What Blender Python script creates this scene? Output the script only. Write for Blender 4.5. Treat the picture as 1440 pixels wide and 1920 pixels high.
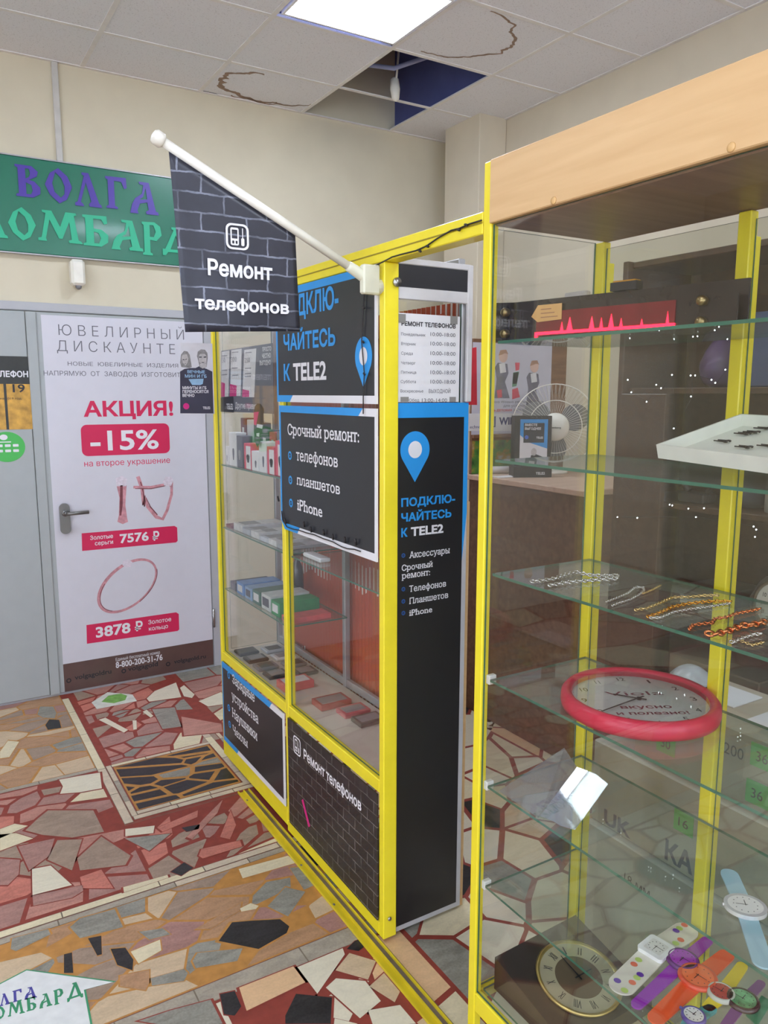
import bpy, math, random
from mathutils import Vector, Matrix, noise
random.seed(7)
for o in list(bpy.data.objects): bpy.data.objects.remove(o)
SC = bpy.context.scene
COL = SC.collection

# ------------------------------------------------------------------ camera, world, exposure
F_PX, YAW, PITCH, ROLL = 1448.27, math.radians(31.380), math.radians(8.722), math.radians(0.081)
CAM = Vector((-1.0688, 0.0, 1.6))
_fw = Vector((math.sin(YAW)*math.cos(PITCH), math.cos(YAW)*math.cos(PITCH), -math.sin(PITCH)))
_rt0 = Vector((math.cos(YAW), -math.sin(YAW), 0)); _up0 = _rt0.cross(_fw)
_rt = _rt0*math.cos(ROLL) + _up0*math.sin(ROLL); _up = _up0*math.cos(ROLL) - _rt0*math.sin(ROLL)
cd = bpy.data.cameras.new('camera'); cam = bpy.data.objects.new('camera', cd); COL.objects.link(cam)
M = Matrix((_rt, _up, -_fw)).transposed().to_4x4(); M.translation = CAM
cam.matrix_world = M
cd.sensor_fit = 'VERTICAL'; cd.sensor_height = 24.0; cd.lens = 24.0*F_PX/1920.0
cd.clip_start = 0.02; cd.clip_end = 100
SC.camera = cam
w = bpy.data.worlds.new('world'); SC.world = w; w.use_nodes = True
w.node_tree.nodes['Background'].inputs[0].default_value = (0.9, 0.93, 1.0, 1)
w.node_tree.nodes['Background'].inputs[1].default_value = 0.35
SC.view_settings.view_transform = 'Standard'; SC.view_settings.look = 'None'
SC.view_settings.exposure = 0.0; SC.view_settings.gamma = 1.0; SC.view_settings.use_curve_mapping = False
SC.cycles.max_bounces = 14; SC.cycles.diffuse_bounces = 8; SC.cycles.glossy_bounces = 6
SC.cycles.transparent_max_bounces = 40; SC.cycles.use_denoising = True
SC.cycles.sample_clamp_indirect = 6.0; SC.cycles.caustics_reflective = False
LAMP_STRENGTH = 31.0
ROOM_X0, ROOM_X1, ROOM_Y0, ROOM_Y1, ROOM_Z = -4.6, 2.06, -3.6, 4.288, 3.19

def meas(px, py, ax, val):
    """a point of the photograph (1440x1920) measured onto a real plane of the room"""
    d = _fw + _rt*((px-720)/F_PX) - _up*((py-960)/F_PX)
    t = (val - CAM[ax])/d[ax]
    return CAM + d*t

# ------------------------------------------------------------------ materials
def lin(c): return tuple((v/12.92 if v <= 0.04045 else ((v+0.055)/1.055)**2.4) for v in c)
def rgb(r, g, b): return lin((r/255, g/255, b/255))
MATS = {}
def mat(name, col, rough=0.5, metal=0.0, var=0.06, scale=18.0, coat=0.0, bump=0.0, emit=None, spec=0.5):
    if name in MATS: return MATS[name]
    m = bpy.data.materials.new(name); m.use_nodes = True; MATS[name] = m
    nt = m.node_tree; b = nt.nodes['Principled BSDF']
    b.inputs['Roughness'].default_value = rough; b.inputs['Metallic'].default_value = metal
    b.inputs['Specular IOR Level'].default_value = spec
    if coat: b.inputs['Coat Weight'].default_value = coat; b.inputs['Coat Roughness'].default_value = 0.08
    tc = nt.nodes.new('ShaderNodeTexCoord'); no = nt.nodes.new('ShaderNodeTexNoise')
    no.inputs['Scale'].default_value = scale; no.inputs['Detail'].default_value = 4
    nt.links.new(tc.outputs['Object'], no.inputs['Vector'])
    r = nt.nodes.new('ShaderNodeValToRGB')
    r.color_ramp.elements[0].position = 0.3; r.color_ramp.elements[1].position = 0.7
    r.color_ramp.elements[0].color = (*[max(0, c*(1-var)) for c in col], 1)
    r.color_ramp.elements[1].color = (*[min(1, c*(1+var)) for c in col], 1)
    nt.links.new(no.outputs['Fac'], r.inputs['Fac']); nt.links.new(r.outputs['Color'], b.inputs['Base Color'])
    if bump:
        bp = nt.nodes.new('ShaderNodeBump'); bp.inputs['Strength'].default_value = bump
        nt.links.new(no.outputs['Fac'], bp.inputs['Height']); nt.links.new(bp.outputs['Normal'], b.inputs['Normal'])
    if emit:
        b.inputs['Emission Color'].default_value = (*emit[0], 1); b.inputs['Emission Strength'].default_value = emit[1]
    return m

def glass_mat(name, tint=(0.985, 0.99, 0.985), f0=0.045, film=0.0, filmcol=(0.8, 0.8, 0.78)):
    m = bpy.data.materials.new(name); m.use_nodes = True; nt = m.node_tree
    for n in list(nt.nodes): nt.nodes.remove(n)
    out = nt.nodes.new('ShaderNodeOutputMaterial')
    tr = nt.nodes.new('ShaderNodeBsdfTransparent'); tr.inputs[0].default_value = (*tint, 1)
    gl = nt.nodes.new('ShaderNodeBsdfGlossy'); gl.inputs['Roughness'].default_value = 0.015
    lw = nt.nodes.new('ShaderNodeLayerWeight'); lw.inputs['Blend'].default_value = 0.5
    pw = nt.nodes.new('ShaderNodeMath'); pw.operation = 'POWER'; pw.inputs[1].default_value = 5
    nt.links.new(lw.outputs['Facing'], pw.inputs[0])
    ma = nt.nodes.new('ShaderNodeMath'); ma.operation = 'MULTIPLY_ADD'
    ma.inputs[1].default_value = 0.9; ma.inputs[2].default_value = f0
    nt.links.new(pw.outputs[0], ma.inputs[0])
    mx = nt.nodes.new('ShaderNodeMixShader')
    nt.links.new(ma.outputs[0], mx.inputs[0]); nt.links.new(tr.outputs[0], mx.inputs[1]); nt.links.new(gl.outputs[0], mx.inputs[2])
    last = mx
    if film:
        df = nt.nodes.new('ShaderNodeBsdfDiffuse'); df.inputs[0].default_value = (*filmcol, 1)
        m2 = nt.nodes.new('ShaderNodeMixShader'); m2.inputs[0].default_value = film
        nt.links.new(mx.outputs[0], m2.inputs[1]); nt.links.new(df.outputs[0], m2.inputs[2]); last = m2
    nt.links.new(last.outputs[0], out.inputs[0])
    MATS[name] = m
    return m

def wood_mat(name, c1, c2, rough=0.45, scale=(1.2, 14, 14), coat=0.0):
    m = bpy.data.materials.new(name); m.use_nodes = True; nt = m.node_tree; b = nt.nodes['Principled BSDF']
    b.inputs['Roughness'].default_value = rough
    if coat: b.inputs['Coat Weight'].default_value = coat
    tc = nt.nodes.new('ShaderNodeTexCoord'); mp = nt.nodes.new('ShaderNodeMapping')
    mp.inputs['Scale'].default_value = scale
    no = nt.nodes.new('ShaderNodeTexNoise'); no.inputs['Scale'].default_value = 3; no.inputs['Detail'].default_value = 6
    no.inputs['Distortion'].default_value = 0.6
    r = nt.nodes.new('ShaderNodeValToRGB'); r.color_ramp.elements[0].position = 0.3; r.color_ramp.elements[1].position = 0.72
    r.color_ramp.elements[0].color = (*c1, 1); r.color_ramp.elements[1].color = (*c2, 1)
    nt.links.new(tc.outputs['Object'], mp.inputs['Vector']); nt.links.new(mp.outputs[0], no.inputs['Vector'])
    nt.links.new(no.outputs['Fac'], r.inputs['Fac']); nt.links.new(r.outputs['Color'], b.inputs['Base Color'])
    MATS[name] = m
    return m

YEL = mat('yellow_paint', rgb(240, 222, 44), 0.38, var=0.03, coat=0.2)
STEEL = mat('steel', rgb(170, 170, 168), 0.3, 0.9)
ALU = mat('aluminium', rgb(176, 176, 178), 0.4, 0.35)
WHITEP = mat('white_plastic', rgb(232, 230, 218), 0.4)
WHITE = mat('white_paper', rgb(226, 225, 226), 0.7, var=0.02)
SCREEN = mat('black_vinyl', rgb(38, 40, 47), 0.32, var=0.04)
BLUE = mat('cyan_blue_print', rgb(42, 150, 224), 0.4, var=0.02)
WPRINT = mat('white_print', rgb(224, 224, 228), 0.5, var=0.01)
BLACKP = mat('black_plastic', rgb(30, 30, 33), 0.35)
PINK = mat('crimson_print', rgb(206, 34, 84), 0.5, var=0.02)
MAGENTA = mat('magenta_print', rgb(214, 40, 130), 0.5, var=0.02)
GREYTXT = mat('grey_print', rgb(98, 98, 106), 0.6, var=0.01)
DARKTXT = mat('dark_print', rgb(45, 45, 50), 0.6, var=0.01)
GREYP = mat('grey_plastic', rgb(120, 120, 122), 0.5)
GOLD = mat('gold', rgb(225, 170, 70), 0.25, 1.0)
ROSE = mat('rose_gold', rgb(222, 140, 90), 0.25, 1.0)
SILVER = mat('silver', rgb(215, 213, 208), 0.2, 1.0)
RED = mat('red_plastic', rgb(205, 40, 70), 0.4, coat=0.2)
GLASS = glass_mat('clear_glass', f0=0.058)
SHELFG = glass_mat('shelf_glass', (0.90, 0.95, 0.92), 0.075, film=0.06, filmcol=(0.62, 0.68, 0.64))
REARG = glass_mat('rear_glass', (0.90, 0.91, 0.88), 0.028, film=0.04, filmcol=(0.45, 0.42, 0.36))
EDGE = mat('glass_edge_green', rgb(64, 112, 92), 0.2, var=0.08)
LWOOD = wood_mat('light_beech', rgb(210, 172, 122), rgb(220, 184, 134), scale=(3, 1.2, 16))
DWOOD = wood_mat('dark_walnut', rgb(92, 62, 46), rgb(122, 88, 64))
CWOOD = wood_mat('cabinet_wood', rgb(64, 44, 32), rgb(92, 66, 48))
BWOOD = wood_mat('brown_board', rgb(112, 78, 54), rgb(140, 102, 74))
CARD = mat('tan_card', rgb(206, 160, 96), 0.8)

# ------------------------------------------------------------------ mesh builder
class MB:
    def __init__(s): s.v = []; s.f = []; s.mi = []; s.sm = []
    def add(s, vs, fs, mi=0, smooth=False):
        n = len(s.v); s.v += [tuple(v) for v in vs]
        for k, f in enumerate(fs):
            s.f.append([i+n for i in f]); s.mi.append(mi[k] if isinstance(mi, list) else mi); s.sm.append(smooth)
        return s
    def box(s, x0, x1, y0, y1, z0, z1, mi=0):
        v = [(x0,y0,z0),(x1,y0,z0),(x1,y1,z0),(x0,y1,z0),(x0,y0,z1),(x1,y0,z1),(x1,y1,z1),(x0,y1,z1)]
        return s.add(v, [(0,3,2,1),(4,5,6,7),(0,1,5,4),(1,2,6,5),(2,3,7,6),(3,0,4,7)], mi)
    def bbox(s, x0, x1, y0, y1, z0, z1, b=0.003, mi=0):
        # box with chamfered edges
        if min(x1-x0, y1-y0, z1-z0) < 2.2*b: b = min(x1-x0, y1-y0, z1-z0)/4
        vs = []; idx = {}
        X = (x0, x1); Y = (y0, y1); Z = (z0, z1); c = ((x0+x1)/2, (y0+y1)/2, (z0+z1)/2)
        for i in (0,1):
            for j in (0,1):
                for k in (0,1):
                    sx, sy, sz = (1-2*i)*b, (1-2*j)*b, (1-2*k)*b
                    for a, p in enumerate(((X[i], Y[j]+sy, Z[k]+sz), (X[i]+sx, Y[j], Z[k]+sz), (X[i]+sx, Y[j]+sy, Z[k]))):
                        idx[i,j,k,a] = len(vs); vs.append(p)
        fs = []
        def F(*ks):
            f = [idx[k] for k in ks]
            n = (Vector(vs[f[1]])-Vector(vs[f[0]])).cross(Vector(vs[f[2]])-Vector(vs[f[0]]))
            m = sum((Vector(vs[q]) for q in f), Vector())/len(f) - Vector(c)
            fs.append(f if n.dot(m) > 0 else f[::-1])
        for i in (0,1):
            F((i,0,0,0),(i,1,0,0),(i,1,1,0),(i,0,1,0)); F((0,i,0,1),(1,i,0,1),(1,i,1,1),(0,i,1,1)); F((0,0,i,2),(1,0,i,2),(1,1,i,2),(0,1,i,2))
            for j in (0,1):
                F((i,j,0,0),(i,j,1,0),(i,j,1,1),(i,j,0,1)); F((i,0,j,0),(i,1,j,0),(i,1,j,2),(i,0,j,2)); F((0,i,j,1),(1,i,j,1),(1,i,j,2),(0,i,j,2))
                for k in (0,1): F((i,j,k,0),(i,j,k,1),(i,j,k,2))
        return s.add(vs, fs, mi)
    def prism(s, pts, frame, d0, d1, mi=0, side_mi=None, smooth=False):
        # 2D outline (counter-clockwise seen from +N) extruded between d0 and d1 along N
        O, U, V, N = frame; n = len(pts)
        A = [O+U*p[0]+V*p[1]+N*d1 for p in pts]; B = [O+U*p[0]+V*p[1]+N*d0 for p in pts]
        fs = [list(range(n)), list(range(2*n-1, n-1, -1))] + [(i, n+i, n+(i+1) % n, (i+1) % n) for i in range(n)]
        sm = side_mi if side_mi is not None else mi
        return s.add(A+B, fs, [mi, mi]+[sm]*n, smooth)
    def poly(s, pts, frame, d=0.0, mi=0):
        O, U, V, N = frame
        return s.add([O+U*p[0]+V*p[1]+N*d for p in pts], [list(range(len(pts)))], mi)
    def tube(s, path, r, n=10, mi=0, cap=True, closed=False):
        path = [Vector(p) for p in path]; m = len(path); rs = r if isinstance(r, (list, tuple)) else [r]*m
        vs = []; prev = None
        for i, p in enumerate(path):
            a = path[(i-1) % m] if (closed or i) else p; b = path[(i+1) % m] if (closed or i < m-1) else p
            t = (b-a)
            t = t.normalized() if t.length > 1e-9 else Vector((0,0,1))
            if prev is None:
                q = Vector((0,0,1)) if abs(t.z) < 0.9 else Vector((1,0,0)); u = t.cross(q).normalized()
            else:
                u = (prev - t*prev.dot(t)); u = u.normalized() if u.length > 1e-6 else t.orthogonal().normalized()
            prev = u; v = t.cross(u)
            for k in range(n):
                an = 2*math.pi*k/n; vs.append(p+(u*math.cos(an)+v*math.sin(an))*rs[i])
        fs = []
        for i in range(m if closed else m-1):
            j = (i+1) % m
            for k in range(n): fs.append((i*n+k, i*n+(k+1) % n, j*n+(k+1) % n, j*n+k))
        if cap and not closed:
            fs.append(tuple(range(n-1, -1, -1))); fs.append(tuple((m-1)*n+k for k in range(n)))
        return s.add(vs, fs, mi, True)
    def lathe(s, prof, O, A, n=32, mi=0, smooth=True, sx=1.0, cap=True):
        # profile of (radius, height) turned round axis A at O
        A = Vector(A).normalized(); O = Vector(O)
        U = A.orthogonal().normalized() if abs(A.z) < 0.99 else Vector((1,0,0)); V = A.cross(U)
        vs = []; m = len(prof)
        for r, h in prof:
            for k in range(n):
                an = 2*math.pi*k/n; vs.append(O+A*h+(U*math.cos(an)*sx+V*math.sin(an))*r)
        fs = [(i*n+k, i*n+(k+1) % n, (i+1)*n+(k+1) % n, (i+1)*n+k) for i in range(m-1) for k in range(n)]
        if cap and prof[0][0] > 1e-6: fs.append(tuple(range(n-1, -1, -1)))
        if cap and prof[-1][0] > 1e-6: fs.append(tuple((m-1)*n+k for k in range(n)))
        return s.add(vs, fs, mi, smooth)
    def build(s, name, mats, parent=None, kind=None):
        me = bpy.data.meshes.new(name)
        org = Vector((0,0,0))
        me.from_pydata([Vector(v)-org for v in s.v], [], s.f)
        for m in (mats if isinstance(mats, (list, tuple)) else [mats]): me.materials.append(m)
        for p, k, sm in zip(me.polygons, s.mi, s.sm): p.material_index = k; p.use_smooth = sm
        me.update()
        o = bpy.data.objects.new(name, me); COL.objects.link(o)
        if parent: o.parent = parent; o.matrix_parent_inverse = parent.matrix_world.inverted()
        if kind: o['kind'] = kind
        return o

def tag(o, label=None, cat=None, group=None, kind=None):
    if label: o['label'] = label
    if cat: o['category'] = cat
    if group: o['group'] = group
    if kind: o['kind'] = kind
    return o
def thing(name, loc, label, cat, group=None):
    o = bpy.data.objects.new(name, None); COL.objects.link(o); o.empty_display_size = 0.05
    o.matrix_world = Matrix.Translation(Vector(loc)); return tag(o, label, cat, group)

XA, YA, ZA = Vector((1,0,0)), Vector((0,1,0)), Vector((0,0,1))
FAC = (Vector((0,0,0)), -YA, ZA, -XA)            # kiosk front, seen from the aisle: u runs to the right = -y
def wall_frame(y): return (Vector((0,y,0)), XA, ZA, -YA)
FLOOR = (Vector((0,0,0)), XA, YA, ZA)
def uv(frame, px, py):
    O, U, V, N = frame
    ax = max(range(3), key=lambda i: abs(N[i]))
    p = meas(px, py, ax, O[ax]) - O
    return (p.dot(U), p.dot(V))
def uvs(frame, pts): return [uv(frame, *p) for p in pts]
def ccw(pts):
    a = sum(pts[i][0]*pts[(i+1) % len(pts)][1]-pts[(i+1) % len(pts)][0]*pts[i][1] for i in range(len(pts)))
    return pts if a > 0 else pts[::-1]
def rect(u0, u1, v0, v1): return [(u0,v0),(u1,v0),(u1,v1),(u0,v1)]
def ellipse(cu, cv, ru, rv, n=28, rot=0): 
    c, s_ = math.cos(rot), math.sin(rot)
    return [(cu+ru*math.cos(a)*c-rv*math.sin(a)*s_, cv+ru*math.cos(a)*s_+rv*math.sin(a)*c) for a in [2*math.pi*k/n for k in range(n)]]
def rrect(u0, u1, v0, v1, r, n=6):
    o = []
    for cu, cv, a0 in ((u1-r,v0+r,-90),(u1-r,v1-r,0),(u0+r,v1-r,90),(u0+r,v0+r,180)):
        for k in range(n+1):
            a = math.radians(a0+90*k/n); o.append((cu+r*math.cos(a), cv+r*math.sin(a)))
    return o

# filled outlines with holes, and lettering (both become plain meshes)
def scan_fill(contours, nonzero):
    """exact fill of outlines by horizontal bands (returns quads)"""
    E_ = []
    for c_ in contours:
        for i in range(len(c_)):
            p, q = c_[i], c_[(i+1) % len(c_)]
            if abs(p[1]-q[1]) > 1e-6: E_.append((p[0], p[1], q[0], q[1], 1) if p[1] < q[1] else (q[0], q[1], p[0], p[1], -1))
    ys = {round(e[1], 5) for e in E_} | {round(e[3], 5) for e in E_}
    if nonzero:
        for i, e in enumerate(E_):
            for f in E_[i+1:]:
                lo, hi = max(e[1], f[1]), min(e[3], f[3])
                if hi-lo < 2e-4: continue
                ke = (e[2]-e[0])/(e[3]-e[1]); kf = (f[2]-f[0])/(f[3]-f[1])
                if abs(ke-kf) < 1e-7: continue
                y = (f[0]-kf*f[1]-e[0]+ke*e[1])/(ke-kf)
                if lo+1e-4 < y < hi-1e-4: ys.add(round(y, 5))
    ys = sorted(ys); vs, fs = [], []
    for ya, yb in zip(ys, ys[1:]):
        if yb-ya < 1e-5: continue
        ym = (ya+yb)/2; act = []
        for e in E_:
            if e[1] < ym < e[3]: k = (e[2]-e[0])/(e[3]-e[1]); act.append((e[0]+k*(ym-e[1]), e[0]+k*(ya-e[1]), e[0]+k*(yb-e[1]), e[4]))
        act.sort(); w_ = 0; st = None
        for e in act:
            was = (w_ != 0) if nonzero else (w_ % 2 != 0); w_ += e[3] if nonzero else 1; now = (w_ != 0) if nonzero else (w_ % 2 != 0)
            if now and not was: st = e
            elif was and not now and e[0]-st[0] > 1e-6:
                n = len(vs); vs += [Vector((st[1], ya, 0)), Vector((e[1], ya, 0)), Vector((e[2], yb, 0)), Vector((st[2], yb, 0))]; fs.append((n, n+1, n+2, n+3))
    return vs, fs
def fill2d(contours): return scan_fill(contours, False)
def text_outlines(s, bold):
    c = bpy.data.curves.new('tmp', 'FONT'); c.body = s; c.offset = bold; c.resolution_u = 3; c.fill_mode = 'NONE'
    o = bpy.data.objects.new('tmp', c); COL.objects.link(o)
    dg = bpy.context.evaluated_depsgraph_get(); dg.update()
    me = bpy.data.meshes.new_from_object(o.evaluated_get(dg))
    nb = {}
    for e in me.edges: a, b = e.vertices; nb.setdefault(a, []).append(b); nb.setdefault(b, []).append(a)
    co = [(v.co.x, v.co.y) for v in me.vertices]; eds = [tuple(e.vertices) for e in me.edges]
    seen = set(); out = []
    for a, b in eds:
        if a in seen: continue
        loop = [a]; seen.add(a); prev, cur = a, b
        while cur != a and cur not in seen:
            loop.append(cur); seen.add(cur); nx = [x for x in nb[cur] if x != prev]
            if not nx: break
            prev, cur = cur, nx[0]
        out.append([co[i] for i in loop])
    bpy.data.objects.remove(o); bpy.data.meshes.remove(me); bpy.data.curves.remove(c)
    return out
_tc = {}
def text_mesh(s, bold=0.0, slab=False):
    if (s, bold, slab) not in _tc:
        cl = []                                  # outlines that share an x range belong to one glyph
        for c_ in sorted(text_outlines(s, bold), key=lambda q: min(p[0] for p in q)):
            x0 = min(p[0] for p in c_); x1 = max(p[0] for p in c_)
            if cl and x0 < cl[-1][0]-1e-4: cl[-1][1].append(c_); cl[-1][0] = max(cl[-1][0], x1)
            else: cl.append([x1, [c_]])
        V_, F_ = [], []
        area = lambda q: sum(q[i][0]*q[(i+1) % len(q)][1]-q[(i+1) % len(q)][0]*q[i][1] for i in range(len(q)))/2
        for _, cs in cl:
            sg = 1 if area(max(cs, key=lambda q: abs(area(q)))) < 0 else -1
            if slab:                             # slab serifs at the ends of the stems
                add = []
                for q in cs:
                    if min(p[1] for p in q) > .55: continue
                    for i in range(len(q)):
                        p, r = q[i], q[(i+1) % len(q)]; L = abs(p[0]-r[0])
                        if abs(p[1]-r[1]) < .004 and .05 < L < .17:
                            top = (p[0] < r[0]) == (sg > 0); y = p[1]; x0, x1 = min(p[0], r[0])-.055, max(p[0], r[0])+.055; y0, y1 = (y-.075, y) if top else (y, y+.075)
                            b_ = [(x0, y0), (x1, y0), (x1, y1), (x0, y1)]; add.append(b_[::-1] if sg > 0 else b_)
                cs = cs+add
            if bold:
                off = []
                for q in cs:
                    q = [p for i, p in enumerate(q) if math.hypot(p[0]-q[i-1][0], p[1]-q[i-1][1]) > 1e-5]; n = len(q); r = []
                    for i in range(n):
                        a, p, b_ = q[i-1], q[i], q[(i+1) % n]; d1 = Vector((p[0]-a[0], p[1]-a[1])).normalized(); d2 = Vector((b_[0]-p[0], b_[1]-p[1])).normalized()
                        nn = Vector((-d1.y-d2.y, d1.x+d2.x)); k = nn.length
                        nn = nn/k*min(2.0, 2/k) if k > .2 else Vector((0, 0))
                        r.append((p[0]+nn.x*bold*sg, p[1]+nn.y*bold*sg))
                    off.append(r)
                cs = off
            vs, fs = scan_fill(cs, True); n = len(V_); V_ += vs; F_ += [tuple(i+n for i in f) for f in fs]
        _tc[s, bold, slab] = (V_, F_)
    return _tc[s, bold, slab]
def cap(ref, bold):
    vs, _ = text_mesh('Н' if ref == 'H' else 'н', bold)
    return max(v.y for v in vs), min(v.y for v in vs)
def put_text(mb, frame, s, u0, u1, vb, h, ref='H', bold=0.0, d=0.0008, mi=0, slab=False, tilt=0.0):
    """ink of s spans u0..u1, stands on vb, its capitals (or x-height) are h tall"""
    vs, fs = text_mesh(s, bold, slab); O, U, V, N = frame
    x0 = min(v.x for v in vs); x1 = max(v.x for v in vs); y1, y0 = cap(ref, bold)
    kx = (u1-u0)/(x1-x0); ky = h/(y1-y0)
    mb.add([O+U*(u0+(v.x-x0)*kx)+V*(vb+(v.y-y0)*ky+(v.x-x0)*kx*tilt)+N*d for v in vs], fs, mi)
def px_text(mb, frame, s, xl, yb, yt, xr, yr, ref='H', bold=0.0, d=0.0008, mi=0, slab=False):
    """the same, measured in the photo: left end of the baseline (xl,yb), top of the first letter yt, right end (xr,yr)"""
    a = uv(frame, xl, yb); b = uv(frame, xr, yr); t = uv(frame, xl, yt)
    put_text(mb, frame, s, a[0], b[0], (a[1]+b[1])/2, t[1]-a[1], ref, bold, d, mi, slab)
def put_fill(mb, frame, contours, d=0.0008, mi=0):
    O, U, V, N = frame; vs, fs = fill2d(contours)
    mb.add([O+U*v.x+V*v.y+N*d for v in vs], fs, mi)

# ------------------------------------------------------------------ lamps in the ceiling
LED = mat('led_panel', rgb(250, 250, 255), 0.5, emit=((0.75, 0.84, 1.0), LAMP_STRENGTH))
LAMPW = mat('lamp_frame', rgb(235, 235, 238), 0.5)
GX = [-4.385, -3.788, -3.191, -2.594, -1.997, -1.40, -0.805, -0.21, 0.385, 0.985, 1.58]
GY = [-3.18, -2.64, -2.10, -1.56, -1.02, -0.48, 0.06, 0.60, 1.14, 1.68, 2.22, 2.76, 3.30, 3.84]
LAMPS = [(8, 11), (8, 6), (4, 11), (4, 6), (8, 1), (4, 1)]  # only the first panel is seen; the others are added for light
_where = ['over the kiosk, the one seen in the photo', 'above the near glass case', 'above the aisle by the grey door',
          'above the aisle behind the viewer', 'at the far end of the hall', 'at the far end of the aisle']
for (i, j), wh in zip(LAMPS, _where):
    x0, x1, y0, y1 = GX[i]+0.02, GX[i+1]-0.02, GY[j]+0.02, GY[j+1]-0.045
    t = thing('ceiling_lamp', ((x0+x1)/2, (y0+y1)/2, ROOM_Z), 'square white LED ceiling panel '+wh, 'lamp', 'square ceiling lamps')
    b = MB(); 
    for q in ((x0, x0+.012, y0, y1), (x1-.012, x1, y0, y1), (x0+.012, x1-.012, y0, y0+.012), (x0+.012, x1-.012, y1-.012, y1)): b.box(*q, ROOM_Z-.006, ROOM_Z+.012)
    b.build('lamp_frame', LAMPW, t)
    MB().box(x0+.012, x1-.012, y0+.012, y1-.012, ROOM_Z-.003, ROOM_Z+.01).build('diffuser', LED, t)

# ------------------------------------------------------------------ unseen glowing windows added behind the viewer to brighten the ceiling and walls
FILL_GLASS = mat('fill_light_glass', rgb(235, 240, 250), .3, emit=((.74, .84, 1.0), 3.4))
WINF = mat('window_frame_white', rgb(230, 230, 228), .5)
def fill_window(name, x0, x1, y0, y1, z0, z1):
    o = bpy.data.objects.new(name, None); COL.objects.link(o); o['kind'] = 'structure'
    MB().box(x0, x1, y0, y1, z0, z1).build('fill_window_glass', FILL_GLASS, o)
    b = MB(); tx = x1-x0 < y1-y0
    for k in range(5):
        if tx: c_ = y0+(y1-y0)*k/4; b.box(x0-.02, x1+.02, c_-.03, c_+.03, z0-.05, z1+.05)
        else: c_ = x0+(x1-x0)*k/4; b.box(c_-.03, c_+.03, y0-.02, y1+.02, z0-.05, z1+.05)
    for zz in (z0-.04, z1-.02):
        if tx: b.box(x0-.02, x1+.02, y0, y1, zz, zz+.06)
        else: b.box(x0, x1, y0-.02, y1+.02, zz, zz+.06)
    b.build('fill_window_frame', WINF, o)
fill_window('fill_window_1', -4.2, 1.4, -3.59, -3.57, .5, 2.7)
fill_window('fill_window_2', -4.59, -4.57, -3.0, 1.4, .5, 2.7)

# ------------------------------------------------------------------ room shell
WALLC = mat('cream_wall', rgb(210, 202, 178), 0.85, var=0.03, scale=6, bump=0.04)
WALLW = mat('pale_wall', rgb(208, 198, 176), 0.85, var=0.03, scale=6, bump=0.04)
X0, X1, Y0, Y1, Z1 = ROOM_X0, ROOM_X1, ROOM_Y0, ROOM_Y1, ROOM_Z
MB().box(X0-.1, X1+.1, Y1, Y1+.1, 0, Z1+.6).build('wall_back', WALLC, kind='structure')
MB().box(X1, X1+.1, Y0, Y1, 0, Z1+.6).build('wall_right', WALLW, kind='structure')
MB().box(X0-.1, X0, Y0, Y1, 0, Z1+.6).build('wall_left', WALLC, kind='structure')
MB().box(X0-.1, X1+.1, Y0-.1, Y0, 0, Z1+.6).build('wall_front', WALLC, kind='structure')
MB().bbox(1.86, X1-.001, 3.75, 4.09, 0, Z1+.3, .004).build('wall_pillar', WALLW, kind='structure')

# suspended ceiling: tiles, grid, two missing tiles and the slab above them
def tile_mat():
    m = bpy.data.materials.new('ceiling_tile'); m.use_nodes = True; nt = m.node_tree; b = nt.nodes['Principled BSDF']
    b.inputs['Roughness'].default_value = 0.95
    tc = nt.nodes.new('ShaderNodeTexCoord'); vo = nt.nodes.new('ShaderNodeTexNoise'); vo.inputs['Scale'].default_value = 160; vo.inputs['Detail'].default_value = 2
    r = nt.nodes.new('ShaderNodeValToRGB'); r.color_ramp.elements[0].position = .30; r.color_ramp.elements[1].position = .40
    r.color_ramp.elements[0].color = (*rgb(200, 200, 204), 1); r.color_ramp.elements[1].color = (*rgb(228, 229, 234), 1)
    nt.links.new(tc.outputs['Object'], vo.inputs['Vector']); nt.links.new(vo.outputs['Fac'], r.inputs['Fac']); nt.links.new(r.outputs[0], b.inputs['Base Color'])
    return m
TILE = tile_mat()
gx = [X0]+GX+[X1]; gy = [Y0]+GY+[Y1]
HOLES = {(10, 13), (10, 14)}
LP = {(i+1, j+1) for i, j in LAMPS}
c = MB()
for i in range(len(gx)-1):
    for j in range(len(gy)-1):
        if (i, j) in HOLES or (i, j) in LP: continue
        c.box(gx[i]+.004, gx[i+1]-.004, gy[j]+.004, gy[j+1]-.004, Z1+.002, Z1+.016)
c.build('ceiling', TILE, kind='structure')
g = MB()
for x in GX: g.box(x-.011, x+.011, Y0, Y1, Z1-.001, Z1+.004)
for k, y in enumerate(GY):
    for i in range(len(gx)-1): g.box(gx[i]+.011, gx[i+1]-.011, y-.011, y+.011, Z1-.001, Z1+.004)
g.box(X0, X1, Y1-.02, Y1, Z1-.002, Z1+.004); g.box(X1-.02, X1, Y0, Y1-.02, Z1-.002, Z1+.004)
g.build('trim_1', mat('grid_white', rgb(226, 224, 222), 0.7), kind='structure')
SLAB = mat('flare_blue_slab', rgb(84, 92, 146), 0.8, var=0.15, scale=4)  # the lamp's blue flare is put into the slab colour
MB().box(X0, X1, Y0, Y1, Z1+.5, Z1+.6).build('ceiling_slab', SLAB, kind='structure')
s = MB()
for q in ((.93, .97, 3.2, Y1), (1.62, 1.66, 3.2, Y1), (.97, 1.62, 3.2, 3.24)): s.box(*q, Z1+.02, Z1+.5)
s.build('trim_2', SLAB, kind='structure')
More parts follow.
